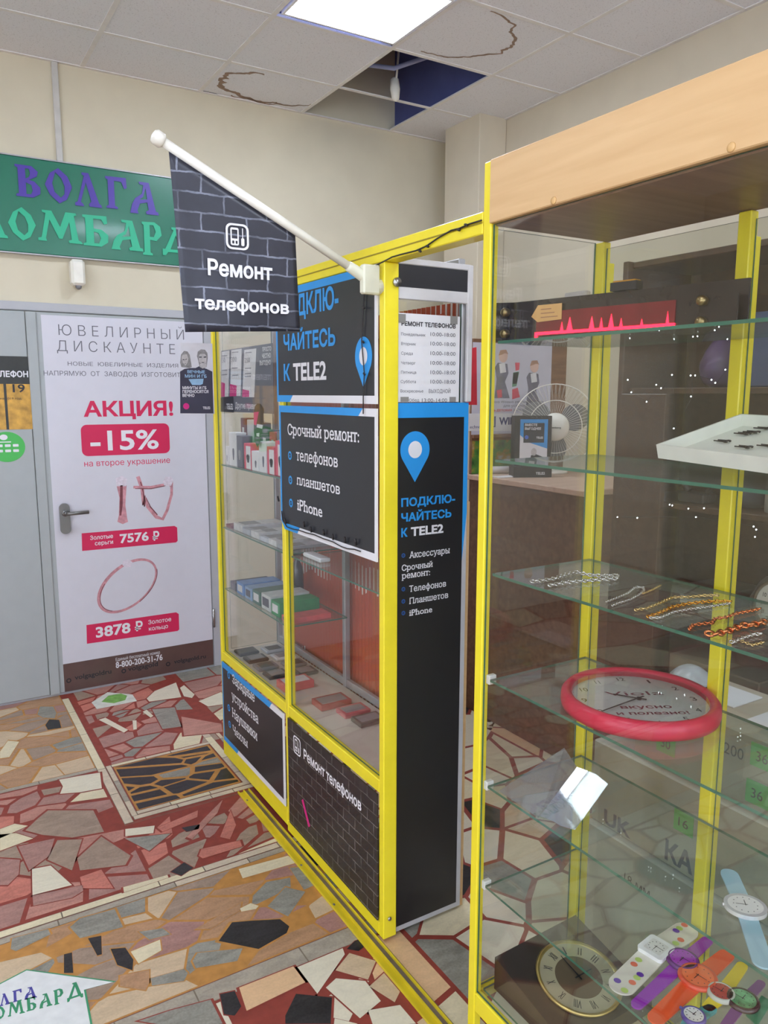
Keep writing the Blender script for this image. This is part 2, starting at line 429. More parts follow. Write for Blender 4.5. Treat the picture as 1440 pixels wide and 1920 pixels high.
# foil wrapped cable and a white connector hanging in the hole
CABLE = mat('grey_cable', rgb(150, 158, 196), 0.5)
pts = [(1.0, 3.80, Z1+.16), (1.10, 3.74, Z1+.10), (1.22, 3.66, Z1+.08), (1.34, 3.62, Z1+.13), (1.46, 3.52, Z1+.17), (1.62, 3.45, Z1+.22)]
tag(MB().tube(pts, .012, 8).build('cable', CABLE), 'pale cable sagging inside the open ceiling hole', 'cable')
b = MB(); b.tube([(1.31, 3.74, Z1+.30), (1.30, 3.76, Z1+.10), (1.30, 3.77, Z1+.04)], .006, 8)
b.lathe([(.010, .11), (.022, .10), (.027, .05), (.02, .0), (.006, -.012)], (1.30, 3.77, Z1-.02), (0, .1, 1), 12)
tag(b.build('lamp_socket', WHITEP), 'white plastic socket dangling on a wire in the ceiling hole', 'socket')
# brown water stains on two tiles: irregular rings with a drip edge
STAIN = mat('water_stain', rgb(150, 128, 112), 0.95, var=0.2, scale=60)
DSTAIN = mat('dark_gap', rgb(60, 48, 44), 0.95)
def ring(cx, cy, rx, ry, a0, a1, wd, seed, n=60):
    out, inn = [], []
    for k in range(n+1):
        a = math.radians(a0+(a1-a0)*k/n); nz = noise.noise((math.cos(a)*3+seed, math.sin(a)*3, seed))*.14 + noise.noise((math.cos(a)*11, math.sin(a)*11+seed, 1))*.05
        q = 1+nz; w_ = wd*(.5+.5*abs(math.sin(math.pi*k/n)))*(1+.6*noise.noise((a*6, seed, 3)))
        out.append((cx+rx*q*math.cos(a), cy+ry*q*math.sin(a))); inn.append((cx+(rx*q-w_)*math.cos(a), cy+(ry*q-w_)*math.sin(a)))
    return out, inn
def strip(mb, out, inn, z, mi=0):
    n = len(out); mb.add([(p[0], p[1], z) for p in out]+[(p[0], p[1], z) for p in inn], [(i, i+1, n+i+1, n+i) for i in range(n-1)], mi)
st = MB()
strip(st, *ring(1.05, 3.02, .40, .25, -75, 80, .016, 2.0), Z1+.0012)
strip(st, *ring(.68, 4.06, .265, .19, 60, 250, .030, 5.0), Z1+.0012)
strip(st, *ring(.70, 4.05, .29, .215, 20, 120, .018, 7.0), Z1+.0012)
st.add([(.40, 4.262, Z1+.001), (.47, 4.262, Z1+.001), (.50, 4.274, Z1+.001), (.40, 4.284, Z1+.001)], [(0, 1, 2, 3)], 1)
st.add([(.84, 4.27, Z1+.001), (.985, 4.266, Z1+.001), (.985, 4.284, Z1+.001), (.84, 4.284, Z1+.001)], [(0, 1, 2, 3)], 1)
st.build('ceiling_stain', [STAIN, DSTAIN], kind='structure')

# ------------------------------------------------------------------ floor: broken marble set in coloured grout
def stone_mat(name, c, var=0.16):
    m = bpy.data.materials.new(name); m.use_nodes = True; nt = m.node_tree; b = nt.nodes['Principled BSDF']
    b.inputs['Roughness'].default_value = 0.36; b.inputs['Specular IOR Level'].default_value = 0.35
    tc = nt.nodes.new('ShaderNodeTexCoord'); a = nt.nodes.new('ShaderNodeTexNoise'); a.inputs['Scale'].default_value = 9; a.inputs['Detail'].default_value = 9; a.inputs['Distortion'].default_value = 1.6
    g2 = nt.nodes.new('ShaderNodeTexNoise'); g2.inputs['Scale'].default_value = 140; g2.inputs['Detail'].default_value = 3
    mp = nt.nodes.new('ShaderNodeMapping'); mp.inputs['Scale'].default_value = (1, 2.6, 1); mp.inputs['Rotation'].default_value = (0, 0, .5)
    nt.links.new(tc.outputs['Object'], mp.inputs[0]); nt.links.new(mp.outputs[0], a.inputs['Vector']); nt.links.new(tc.outputs['Object'], g2.inputs['Vector'])
    ad = nt.nodes.new('ShaderNodeMix'); ad.data_type = 'FLOAT'; ad.inputs[0].default_value = 0.4
    nt.links.new(a.outputs['Fac'], ad.inputs[2]); nt.links.new(g2.outputs['Fac'], ad.inputs[3])
    r = nt.nodes.new('ShaderNodeValToRGB'); r.color_ramp.elements[0].position = .34; r.color_ramp.elements[1].position = .66
    r.color_ramp.elements[0].color = (*[v*(1-var*1.5) for v in c], 1); r.color_ramp.elements[1].color = (*[min(1, v*(1+var)) for v in c], 1)
    nt.links.new(ad.outputs[0], r.inputs[0]); nt.links.new(r.outputs[0], b.inputs['Base Color'])
    return m
ST = dict(pink=stone_mat('stone_pink', rgb(186, 132, 118)), mauve=stone_mat('stone_mauve', rgb(168, 126, 116)), rose=stone_mat('stone_rose', rgb(196, 120, 104)),
          greypink=stone_mat('stone_greypink', rgb(160, 138, 120)), cream=stone_mat('stone_cream', rgb(220, 208, 174), .08), beige=stone_mat('stone_beige', rgb(204, 180, 148), .1),
          grey=stone_mat('stone_grey', rgb(146, 143, 132), .2), black=stone_mat('stone_black', rgb(48, 46, 48), .35), tan=stone_mat('stone_tan', rgb(178, 138, 104)),
          peach=stone_mat('stone_peach', rgb(222, 184, 142), .08), white=stone_mat('stone_white', rgb(222, 214, 190), .05),
          redg=mat('grout_red', rgb(140, 58, 46), 0.6, var=.15, scale=30), oran=mat('grout_orange', rgb(186, 132, 66), 0.6, var=.15, scale=30),
          dirt=mat('grout_grey', rgb(120, 108, 92), 0.6, var=.2, scale=30), gstrip=stone_mat('stone_strip', rgb(168, 158, 142), .15), wstrip=stone_mat('stone_light_strip', rgb(208, 192, 168), .1))
SK = list(ST); SI = {k: i for i, k in enumerate(SK)}
fl = MB()
fl.box(X0, X1, Y0, Y1, -.08, 0, SI['redg'])
def clip(poly, nx, ny, d):
    out = []
    for i, p in enumerate(poly):
        q = poly[(i+1) % len(poly)]; a = p[0]*nx+p[1]*ny-d; b = q[0]*nx+q[1]*ny-d
        if a <= 0: out.append(p)
        if a*b < 0: t = a/(a-b); out.append((p[0]+(q[0]-p[0])*t, p[1]+(q[1]-p[1])*t))
    return out
def inset(poly, g):
    n = len(poly); res = poly
    for i in range(n):
        p, q = poly[i], poly[(i+1) % n]; dx, dy = q[0]-p[0], q[1]-p[1]; L = math.hypot(dx, dy)
        if L < 1e-6: continue
        nx, ny = dy/L, -dx/L
        res = clip(res, nx, ny, p[0]*nx+p[1]*ny-g*(.5+random.random()*1.0))
        if len(res) < 3: return []
    return res
def inpoly(p, poly):
    r = False; n = len(poly)
    for i in range(n):
        a, b = poly[i], poly[(i+1) % n]
        if (a[1] > p[1]) != (b[1] > p[1]) and p[0] < (b[0]-a[0])*(p[1]-a[1])/(b[1]-a[1])+a[0]: r = not r
    return r
ZST = 0.0006
def cobble(x0, x1, y0, y1, cell, grout, pal, gap, an=1.6, ang=.2, special=(), z=ZST):
    """one panel of the floor: grout bed and irregular stones"""
    fl.add([(x0, y0, z*.5), (x1, y0, z*.5), (x1, y1, z*.5), (x0, y1, z*.5)], [(0, 1, 2, 3)], SI[grout])
    W, H = x1-x0, y1-y0; n = max(4, int(W*H/(cell*cell)))
    ca, sa = math.cos(ang), math.sin(ang)
    def tr(p): return ((p[0]*ca+p[1]*sa)/an, -p[0]*sa+p[1]*ca)
    pts = []
    tries = 0
    while len(pts) < n and tries < n*40:
        tries += 1; p = (random.uniform(x0, x1), random.uniform(y0, y1)); q = tr(p)
        dmin = cell*random.choice((.22, .5, .7))*.8/math.sqrt(an)
        if all(math.hypot(q[0]-r[1][0], q[1]-r[1][1]) > dmin for r in pts): pts.append((p, q))
    for i, (p, q) in enumerate(pts):
        if any(inpoly(p, sp) for sp in special): continue
        poly = [(x0, y0), (x1, y0), (x1, y1), (x0, y1)]
        near = sorted(pts, key=lambda r: (r[1][0]-q[0])**2+(r[1][1]-q[1])**2)[1:18]
        for r in near:
            # bisector in the stretched space, mapped back
            mx, my = (q[0]+r[1][0])/2, (q[1]+r[1][1])/2; dx, dy = r[1][0]-q[0], r[1][1]-q[1]
            nx, ny = dx*ca/an-dy*sa, dx*sa/an+dy*ca; d = mx*dx+my*dy
            poly = clip(poly, nx, ny, d)
            if len(poly) < 3: break
        if len(poly) < 3: continue
        poly = inset(poly, gap)
        if len(poly) < 3: continue
        k = random.choices([a for a, _ in pal], [b for _, b in pal])[0]
        fl.add([(a, b, z) for a, b in poly], [tuple(range(len(poly)))], SI[k])
def special_stone(poly, kind, grout, z=.0012, halo=1.10):
    cx = sum(p[0] for p in poly)/len(poly); cy = sum(p[1] for p in poly)/len(poly)
    fl.add([(cx+(a-cx)*halo, cy+(b-cy)*halo, z*.8) for a, b in poly], [tuple(range(len(poly)))], SI[grout])
    fl.add([(a, b, z) for a, b in poly], [tuple(range(len(poly)))], SI[kind])
def fpoly(pts): return ccw([uv(FLOOR, x/2, 1260+y/2) for x, y in pts])
SPEC = [  # stones that stand out, measured on the floor
 ('white','redg',[(222,405),(300,390),(375,378),(382,437),(300,452),(225,458),(236,430)]), ('greypink','redg',[(95,595),(140,552),(180,520),(350,520),(390,600),(270,622),(160,612)]),
 ('white','redg',[(120,740),(190,727),(270,800),(122,838)]), ('grey','redg',[(468,625),(640,607),(560,672),(520,652)]), ('white','redg',[(470,590),(580,577),(575,605),(470,617)]),
 ('black','redg',[(680,585),(750,572),(745,590),(700,600)]), ('black','redg',[(640,750),(690,715),(725,735),(680,765)]), ('greypink','redg',[(290,700),(380,618),(490,690),(470,725),(300,745)]),
 ('mauve','redg',[(68,655),(205,625),(185,690),(110,745)]), ('greypink','redg',[(178,705),(215,632),(308,628),(270,745)]), ('rose','redg',[(590,585),(742,520),(740,545),(610,600)]),
 ('rose','redg',[(745,690),(755,665),(900,632),(908,655),(760,700)]), ('rose','redg',[(825,620),(865,520),(885,575),(862,628)]), ('pink','redg',[(700,620),(770,545),(835,480),(815,530),(720,628)]),
 ('cream','redg',[(0,610),(60,605),(125,625),(0,672)]), ('cream','redg',[(0,590),(55,570),(105,578),(0,625)]), ('cream','redg',[(462,808),(628,762),(632,772),(465,828)]),
 ('mauve','redg',[(0,700),(75,705),(70,760),(30,800),(0,800)]), ('rose','redg',[(300,770),(380,742),(425,812),(310,812)]), ('mauve','redg',[(122,840),(310,800),(312,822),(270,848),(125,878)]),
 ('black','oran',[(820,1010),(870,940),(940,934),(1050,928),(1085,955),(1075,980),(970,1040)]), ('grey','oran',[(1003,880),(1070,808),(1145,825),(1080,918)]),
 ('grey','oran',[(722,1085),(740,1055),(910,1037),(890,1085),(735,1112)]), ('cream','oran',[(490,1050),(600,1005),(605,1045),(520,1095)]), ('black','oran',[(415,1040),(470,1035),(500,1080),(497,1120),(440,1100)]),
 ('black','oran',[(330,1000),(380,990),(382,1060),(365,1065)]), ('black','oran',[(240,1060),(270,1053),(275,1130),(240,1130)]), ('grey','oran',[(262,958),(300,925),(430,890),(462,958),(300,1000)]),
 ('cream','oran',[(895,740),(1080,690),(1115,715),(910,775)]), ('grey','oran',[(520,975),(610,962),(640,985),(560,1005)]), ('grey','oran',[(1085,735),(1140,732),(1180,800),(1140,818)]),
 ('grey','oran',[(565,1150),(690,1115),(705,1130),(690,1160),(570,1178)]), ('tan','oran',[(450,1140),(560,1118),(560,1165),(545,1195),(450,1180)]), ('cream','oran',[(900,888),(940,868),(970,878),(960,890),(905,900)]),
 ('tan','oran',[(735,965),(905,865),(900,895),(790,965)]), ('grey','oran',[(40,1040),(45,1000),(180,965),(190,985),(60,1048)]),
 ('peach','redg',[(897,1185),(1100,1105),(1145,1165),(925,1272)]), ('white','redg',[(1115,1108),(1285,1037),(1293,1060),(1190,1208)]), ('beige','redg',[(1258,1120),(1310,1055),(1410,1085),(1380,1155)]),
 ('white','redg',[(1222,1185),(1260,1150),(1370,1160),(1428,1235),(1350,1300)]), ('black','redg',[(1070,1290),(1110,1208),(1245,1222),(1240,1320),(1070,1320)]), ('black','redg',[(825,1210),(880,1198),(905,1255),(880,1290),(840,1285)]),
 ('grey','redg',[(520,1310),(640,1270),(790,1230),(835,1320),(700,1340)]), ('beige','redg',[(1385,1180),(1440,1130),(1500,1200),(1480,1240)]), ('white','redg',[(1380,1270),(1500,1250),(1560,1320),(1400,1330)]),
 ('white','redg',[(1255,1300),(1340,1320),(1330,1345),(1250,1340)]), ('black','redg',[(1330,1010),(1360,1000),(1380,1020),(1345,1048),(1300,1040)]),
 ('black','oran',[(170,200),(185,178),(222,180),(230,210),(180,218)]), ('grey','oran',[(140,160),(150,130),(200,130),(212,155),(205,175),(160,172)]), ('cream','oran',[(0,300),(30,258),(72,262),(35,320),(0,325)]),
 ('white','redg',[(550,100),(580,72),(660,40),(680,95),(560,112)]), ('white','redg',[(370,180),(395,172),(480,218),(465,228)]), ('white','redg',[(497,182),(512,182),(513,215),(500,218)]),
 ('white','redg',[(535,150),(550,142),(575,165),(565,172)]), ('grey','redg',[(570,140),(655,133),(680,205),(610,215)]), ('white','redg',[(675,60),(690,50),(730,85),(720,98),(690,92)]),
 ('white','redg',[(745,110),(830,75),(850,120),(780,130)]), ('pink','redg',[(680,168),(830,195),(835,225),(690,240)]),
]
SP = [(k, g_, fpoly(p)) for k, g_, p in SPEC]
SPP = [p for _, _, p in SP]
REDP = [('pink', 4), ('mauve', 4), ('rose', 3), ('greypink', 3), ('cream', 2), ('grey', 1)]
ORAP = [('tan', 6), ('grey', 2), ('greypink', 3), ('beige', 2), ('mauve', 2), ('black', .5)]
WHTP = [('white', 4), ('beige', 3), ('cream', 3), ('black', 1.2), ('grey', 1.5), ('peach', 1)]
cobble(-.44, .06, 3.31, 4.288, .10, 'redg', REDP, .007, 1.5, .5, SPP)
cobble(-2.4, -.5, 3.32, 4.288, .12, 'oran', ORAP, .004, 1.5, .1, SPP)
cobble(-2.4, -.5, 2.40, 3.29, .13, 'redg', REDP, .008, 1.4, .3, SPP)
cobble(-.5, -.0, 2.39, 2.79, .10, 'redg', REDP, .008, 1.7, .6, SPP)
cobble(-2.4, .1, 1.87, 2.33, .12, 'oran', ORAP, .004, 1.9, .1, SPP)
cobble(-2.4, .08, .2, 1.80, .16, 'redg', WHTP, .007, 1.3, .4, SPP)
cobble(.08, 2.05, .2, 3.29, .17, 'redg', WHTP, .008, 1.3, .8, SPP)
cobble(.12, 2.05, 3.31, 4.288, .15, 'redg', REDP, .008, 1.3, .2, SPP)
cobble(-2.4, 2.05, -3.5, .2, .30, 'redg', WHTP+REDP, .010, 1.3, .2)
cobble(-4.5, -2.4, -3.5, 4.288, .32, 'redg', WHTP+REDP, .010, 1.3, .2)
cobble(-.435, -.01, 2.875, 3.285, .095, 'oran', [('black', 8), ('grey', 1)], .008, 1.9, -.12)
def band(x0, x1, y0, y1, mi, n, ax):
    # a line of sawn strips with fine joints
    fl.add([(x0, y0, .0005), (x1, y0, .0005), (x1, y1, .0005), (x0, y1, .0005)], [(0, 1, 2, 3)], SI['dirt'])
    cuts = sorted([0, 1]+[(k+random.uniform(-.3, .3))/n for k in range(1, n)])
    for a, b_ in zip(cuts, cuts[1:]):
        m = mi if random.random() < .75 else ('wstrip' if mi == 'gstrip' else 'cream')
        if ax == 'x': q = (x0+(x1-x0)*a+.002, x0+(x1-x0)*b_-.002, y0+.002, y1-.002)
        else: q = (x0+.002, x1-.002, y0+(y1-y0)*a+.002, y0+(y1-y0)*b_-.002)
        fl.add([(q[0], q[2], .0008), (q[1], q[2], .0008), (q[1], q[3], .0008), (q[0], q[3], .0008)], [(0, 1, 2, 3)], SI[m])
band(-.5, -.465, 2.80, 4.2, 'wstrip', 5, 'y'); band(-.463, -.44, 2.84, 3.31, 'gstrip', 3, 'y')
band(-.44, .0, 3.288, 3.312, 'wstrip', 3, 'x'); band(-.44, .0, 2.845, 2.872, 'wstrip', 3, 'x'); band(-.5, .05, 2.79, 2.80, 'redg', 1, 'x')
band(-.46, .10, 2.812, 2.842, 'wstrip', 4, 'x'); band(-.005, .03, 2.845, 3.5, 'wstrip', 4, 'y'); band(.055, .075, 2.8, 3.5, 'gstrip', 4, 'y')
band(-2.4, -.5, 3.29, 3.32, 'gstrip', 8, 'x'); band(-2.4, .1, 2.362, 2.395, 'wstrip', 12, 'x'); band(-2.4, .1, 2.33, 2.36, 'gstrip', 9, 'x'); band(-2.4, .06, 1.80, 1.868, 'gstrip', 9, 'x')
for k, g_, p in SP: special_stone(p, k, g_)
fl.build('floor', [ST[k] for k in SK], kind='structure')

# ------------------------------------------------------------------ grey double door in the back wall
DOORG = mat('door_grey', rgb(166, 172, 172), 0.5, var=0.02)
FRAMEG = mat('door_frame_grey', rgb(176, 178, 182), 0.5, var=0.02)
WF = wall_frame(4.288)
d1 = bpy.data.objects.new('door_1', None); COL.objects.link(d1); d1.matrix_world = Matrix.Translation((-.4, 4.288, 0)); d1['kind'] = 'structure'
b = MB()
b.bbox(-1.42, .42, 4.262, 4.287, 2.002, 2.045, .004); b.bbox(.355, .42, 4.262, 4.287, .0, 2.0015, .004); b.bbox(-1.42, -1.36, 4.262, 4.287, 0, 2.0015, .004)
b.box(-1.36, .355, 4.268, 4.287, .0, .012)
b.build('door_frame', FRAMEG, d1)
MB().bbox(-1.355, -.545, 4.255, 4.283, .014, 1.998, .004).build('door_leaf', DOORG, d1)
b = MB(); b.bbox(-.52, .352, 4.256, 4.283, .014, 1.998, .004); b.bbox(-.545, -.497, 4.247, 4.2555, .014, 1.998, .003)
b.build('door_leaf', DOORG, d1)
for z in (.30, 1.72): MB().tube([(.358, 4.252, z-.055), (.358, 4.252, z+.055)], .008, 10).build('hinge', STEEL, d1)
hp = MB(); PF = wall_frame(4.247)
hp.prism(rrect(-.447, -.396, .875, 1.035, .024), PF, 0, .010)
hp.tube([(-.42, 4.238, .985), (-.42, 4.205, .985)], .010, 10); hp.lathe([(.017, 0), (.017, .006), (.012, .008)], (-.42, 4.238, .985), (0, -1, 0), 16)
hp.tube([(-.42, 4.205, .985), (-.405, 4.198, .985), (-.31, 4.198, .987)], .0095, 10)
hp.build('door_handle', mat('handle_grey', rgb(122, 122, 120), .35, .6), d1)

# the film poster on the door leaf
t = thing('door_poster', (-.07, 4.2545, 1.0), 'tall white jewellery sale poster covering the grey door leaf', 'poster')
PX0, PX1 = -.474, .349
PFR = wall_frame(4.2545)
MB().prism(rect(PX0, PX1, .172, 1.985), PFR, -.0015, .0005).build('poster_sheet', mat('poster_lilac_white', rgb(206, 206, 214), .4, var=.015), t)
FOOT = mat('brushed_bronze', rgb(112, 92, 88), .32, .55, var=.05)
MB().prism(rect(PX0, PX1, .018, .1715), PFR, -.0015, .0006).build('kick_band', FOOT, t)
m = MB()
px_text(m, PFR, 'Ю В Е Л И Р Н Ы Й', 110, 628, 608, 345, 637, 'H', -.012)
px_text(m, PFR, 'Д И С К А У Н Т Е Р', 107, 657.5, 637.5, 351, 665, 'H', -.012)
px_text(m, PFR, 'НОВЫЕ  ЮВЕЛИРНЫЕ  ИЗДЕЛИЯ', 127, 684.5, 677, 334, 690, 'H', 0)
px_text(m, PFR, 'НАПРЯМУЮ  ОТ  ЗАВОДОВ  ИЗГОТОВИТЕЛЕЙ', 82, 702, 693, 369, 709, 'H', 0)
m.build('lettering', GREYTXT, t)
m = MB(); px_text(m, PFR, 'АКЦИЯ!', 157, 781, 751, 325, 780, 'H', .03); px_text(m, PFR, 'на второе украшение', 158, 872, 863.5, 319, 870.5, 'x', 0)
m.build('pink_lettering', PINK, t); m = MB()
a = uvs(PFR, [(154, 854), (319, 851), (319, 795), (154, 795)])
m.poly(rrect(a[0][0], a[1][0], (a[0][1]+a[1][1])/2, (a[2][1]+a[3][1])/2, .03), PFR, .0009)
m.build('price_banner', PINK, t)
def banner(pts):
    m = MB(); m.poly(ccw(uvs(PFR, pts)), PFR, .0009); m.build('price_banner', PINK, t)
banner([(153, 1000), (327, 986), (332, 989), (333, 1014), (330, 1017), (154, 1033)])
banner([(162, 1172), (330, 1148), (335, 1151), (336, 1180), (333, 1183), (163, 1207)])
def rubl(mb, xl, yb, yt, xr):
    p0 = uv(PFR, xl, yb); p1 = uv(PFR, xr, yb); h = uv(PFR, xl, yt)[1]-p0[1]; w_ = p1[0]-p0[0]
    put_text(mb, PFR, 'Р', p0[0]+w_*.16, p1[0], p0[1], h, 'H', .03, .0016); 
    mb.poly(rect(p0[0], p0[0]+w_*.75, p0[1]+h*.15, p0[1]+h*.25), PFR, .0016); mb.poly(rect(p0[0], p0[0]+w_*.4, p0[1]+h*.35, p0[1]+h*.45), PFR, .0016)
m = MB(); px_text(m, PFR, '-15%', 170, 844, 804, 298, 843, 'H', .02, .0016)
px_text(m, PFR, '7576', 225, 1018, 1000, 279, 1014, 'H', .03, .0016); rubl(m, 286, 1014, 996, 299)
px_text(m, PFR, 'Золотые', 169, 1012, 1004, 212, 1009, 'H', .01, .0016); px_text(m, PFR, 'серьги', 178, 1022, 1016, 212, 1020, 'x', .01, .0016)
px_text(m, PFR, '3878', 180, 1195, 1174, 245, 1187, 'H', .03, .0016); rubl(m, 253, 1184, 1165, 268)
px_text(m, PFR, 'Золотое', 278, 1170, 1162, 321, 1165, 'H', .01, .0016); px_text(m, PFR, 'кольцо', 279, 1181, 1175, 315, 1179, 'x', .01, .0016)
px_text(m, PFR, '8-800-200-31-76', 217, 1250, 1238, 305, 1240, 'H', .02, .0016); px_text(m, PFR, 'Единый бесплатный номер', 217, 1239, 1233, 300, 1226, 'H', 0, .0016)
m.build('white_lettering', WPRINT, t)
m = MB()
px_text(m, PFR, 'volgagoldru', 140, 1273, 1266, 209, 1264, 'x', .02, .0016); px_text(m, PFR, 'volgagold', 240, 1259, 1252, 296, 1248, 'x', .02, .0016); px_text(m, PFR, 'volgagold.ru', 326, 1244, 1238, 386, 1234, 'x', .02, .0016)
for cx, cy in ((129, 1276), (232, 1258), (315, 1245)):
    q = uv(PFR, cx, cy); put_fill(m, PFR, [ellipse(q[0], q[1], .013, .013, 16), ellipse(q[0], q[1], .007, .007, 12)], .0016)
m.build('dark_lettering', DARKTXT, t)
# printed jewellery: two earrings and a ring
RG1 = mat('print_rose_gold', rgb(196, 140, 148), .4, var=.25, scale=40); RG2 = mat('print_rose_dark', rgb(122, 66, 74), .4, var=.2, scale=40); GEM = mat('print_gem', rgb(214, 206, 216), .35, var=.12, scale=90)
m = MB()
def pp(pts, d=.001, mi=0): m.poly(ccw(uvs(PFR, pts)), PFR, d, mi)
def z3(pts, oy=480, ox=0): return [(x/3+ox, y/3+oy) for x, y in pts]
def z5(pts): return [(x/3, y/3+900) for x, y in pts]
def stroke(pts, wd, d=.001, mi=0):
    q = [Vector((*uv(PFR, *p), 0)) for p in pts]; n = len(q); L, R = [], []
    for i in range(n):
        tt = (q[min(i+1, n-1)]-q[max(i-1, 0)]).normalized(); nn = Vector((-tt.y, tt.x, 0)); w_ = wd[i] if isinstance(wd, list) else wd
        L.append(q[i]+nn*w_/2); R.append(q[i]-nn*w_/2)
    O, U, V, N = PFR
    m.add([O+U*p.x+V*p.y+N*d for p in L+R], [(i, n+i, n+i+1, i+1) for i in range(n-1)], mi)
pp(z3([(655, 1290), (712, 1290), (705, 1400)], 480)+z5([(715, 215), (720, 235), (690, 248), (660, 235), (668, 200), (672, 100)]), .001, 0)
pp(z3([(676, 1290), (690, 1290), (690, 1400)])+z5([(682, 200), (672, 200)]), .0013, 1)
pp(z3([(650, 1250), (685, 1236), (715, 1255), (708, 1295), (655, 1295)]), .0013, 2)
m.build('earring_print', [RG1, RG2, GEM], t); m = MB()
stroke(z3([(775, 1240), (800, 1310), (808, 1400)])+z5([(812, 90), (830, 150), (880, 208), (915, 220), (940, 170), (965, 80), (965, 0)])+z3([(955, 1290), (950, 1260)]), [.020, .019, .017, .016, .017, .020, .018, .016, .015, .016, .018, .018], .001, 0)
stroke(z3([(790, 1270), (806, 1330), (812, 1410)])+z5([(822, 100), (845, 150), (885, 196)]), .006, .0013, 1)
stroke(z3([(750, 1300), (850, 1300), (930, 1285)]), .014, .0014, 0); stroke(z3([(760, 1308), (850, 1309), (930, 1292)]), .004, .0016, 1)
pp(z3([(915, 1270), (930, 1243), (962, 1240), (975, 1262), (962, 1292), (925, 1295)]), .0016, 2)
m.build('earring_print', [RG1, RG2, GEM], t); m = MB()
def ringpts(k, ph0, ph1, n=40):
    out = []
    for i in range(n+1):
        a = ph0+(ph1-ph0)*i/n; x = 196*k*math.cos(a); y = 112*k*math.sin(a); r_ = math.radians(-40)
        out.append(z5([(717+x*math.cos(r_)-y*math.sin(r_), 595+x*math.sin(r_)+y*math.cos(r_))])[0])
    return out
q = ringpts(.97, 0, 2*math.pi, 48); stroke(q, [.011+.007*(math.sin(i/48*2*math.pi-2.4)*.5+.5) for i in range(49)], .001, 0)
stroke(ringpts(.93, 2.6, 4.2, 20), .004, .0013, 1); stroke(ringpts(1.0, .3, 1.6, 20), .004, .0013, 1)
pp(z5([(690, 455), (720, 445), (745, 462), (735, 488), (705, 492), (688, 478)]), .0016, 2)
m.build('ring_print', [RG1, RG2, GEM], t)

# small gold and black bill and the green sticker on the left door leaf
LF = wall_frame(4.2545)
t = thing('notice', (-.62, 4.2545, 1.4), 'gold and black bill taped on the left door leaf', 'notice')
q = uvs(LF, [(-40, 667), (54, 668), (60, 805), (-36, 806)]); u0, u1, v0, v1 = q[0][0], (q[1][0]+q[2][0])/2, (q[2][1]+q[3][1])/2, (q[0][1]+q[1][1])/2
BILLG = mat('bill_gold', rgb(196, 150, 62), .45, var=.35, scale=24); BILLB = mat('bill_black', rgb(36, 38, 34), .4, var=.3)
MB().prism(rect(u0, u1, v0, v1), LF, -.001, .001).build('bill_sheet', BILLG, t)
m = MB(); vm = uv(LF, 40, 720)[1]; m.poly(rect(u0, u1, vm, v1), LF, .0016); m.poly(rect(*(uv(LF, 9, 760)[0], uv(LF, 14, 760)[0]), v0, vm), LF, .0016); m.build('dark_print', BILLB, t)
m = MB(); px_text(m, LF, '19', 24, 735, 719, 47, 736, 'H', .02, .0022); px_text(m, LF, 'на 2019 год', 0, 749, 745, 40, 749, 'H', 0, .0022); m.build('lettering', DARKTXT, t)
m = MB(); px_text(m, LF, 'ТЕЛЕФОН', -20, 706, 694, 53, 708, 'H', .03, .0024); m.build('white_lettering', WPRINT, t)
t = thing('sticker', (-.65, 4.2545, 1.25), 'round green payment sticker on the left door leaf', 'sticker')
cu, cv = uv(LF, 13, 838); GST = mat('green_sticker', rgb(66, 178, 78), .4, var=.03)
MB().prism(ellipse(cu, cv, .083, .075, 36), LF, -.001, .001).build('sticker_sheet', GST, t)
m = MB(); put_fill(m, LF, [ellipse(cu-.012, cv+.048, .018, .014, 16)], .0016)
for i in range(3):
    for k in range(2): x_ = cu-.045+i*.036; z_ = cv+(-.026 if k else .0); m.poly(rrect(x_, x_+.026, z_, z_+.013, .003), LF, .0016)
m.poly(rect(cu-.03, cu+.02, cv+.022, cv+.027), LF, .0016); m.build('card_marks', WPRINT, t)

# ------------------------------------------------------------------ green pawn shop sign above the door, sensor, cable trunking
SF = wall_frame(4.258)
t = thing('wall_sign', (-.4, 4.27, 2.5), 'long green sign with purple and mint lettering above the door', 'sign')
GREEN = mat('sign_green', rgb(34, 116, 92), .28, var=.03, coat=.3)
MB().bbox(-1.50, .50, 4.260, 4.2875, 2.277, 2.722, .004).build('sign_board', GREEN, t)
m = MB(); m.box(-1.506, .506, 4.2585, 4.2875, 2.722, 2.728); m.box(-1.506, .506, 4.2585, 4.2875, 2.271, 2.277); m.build('sign_rim', ALU, t)
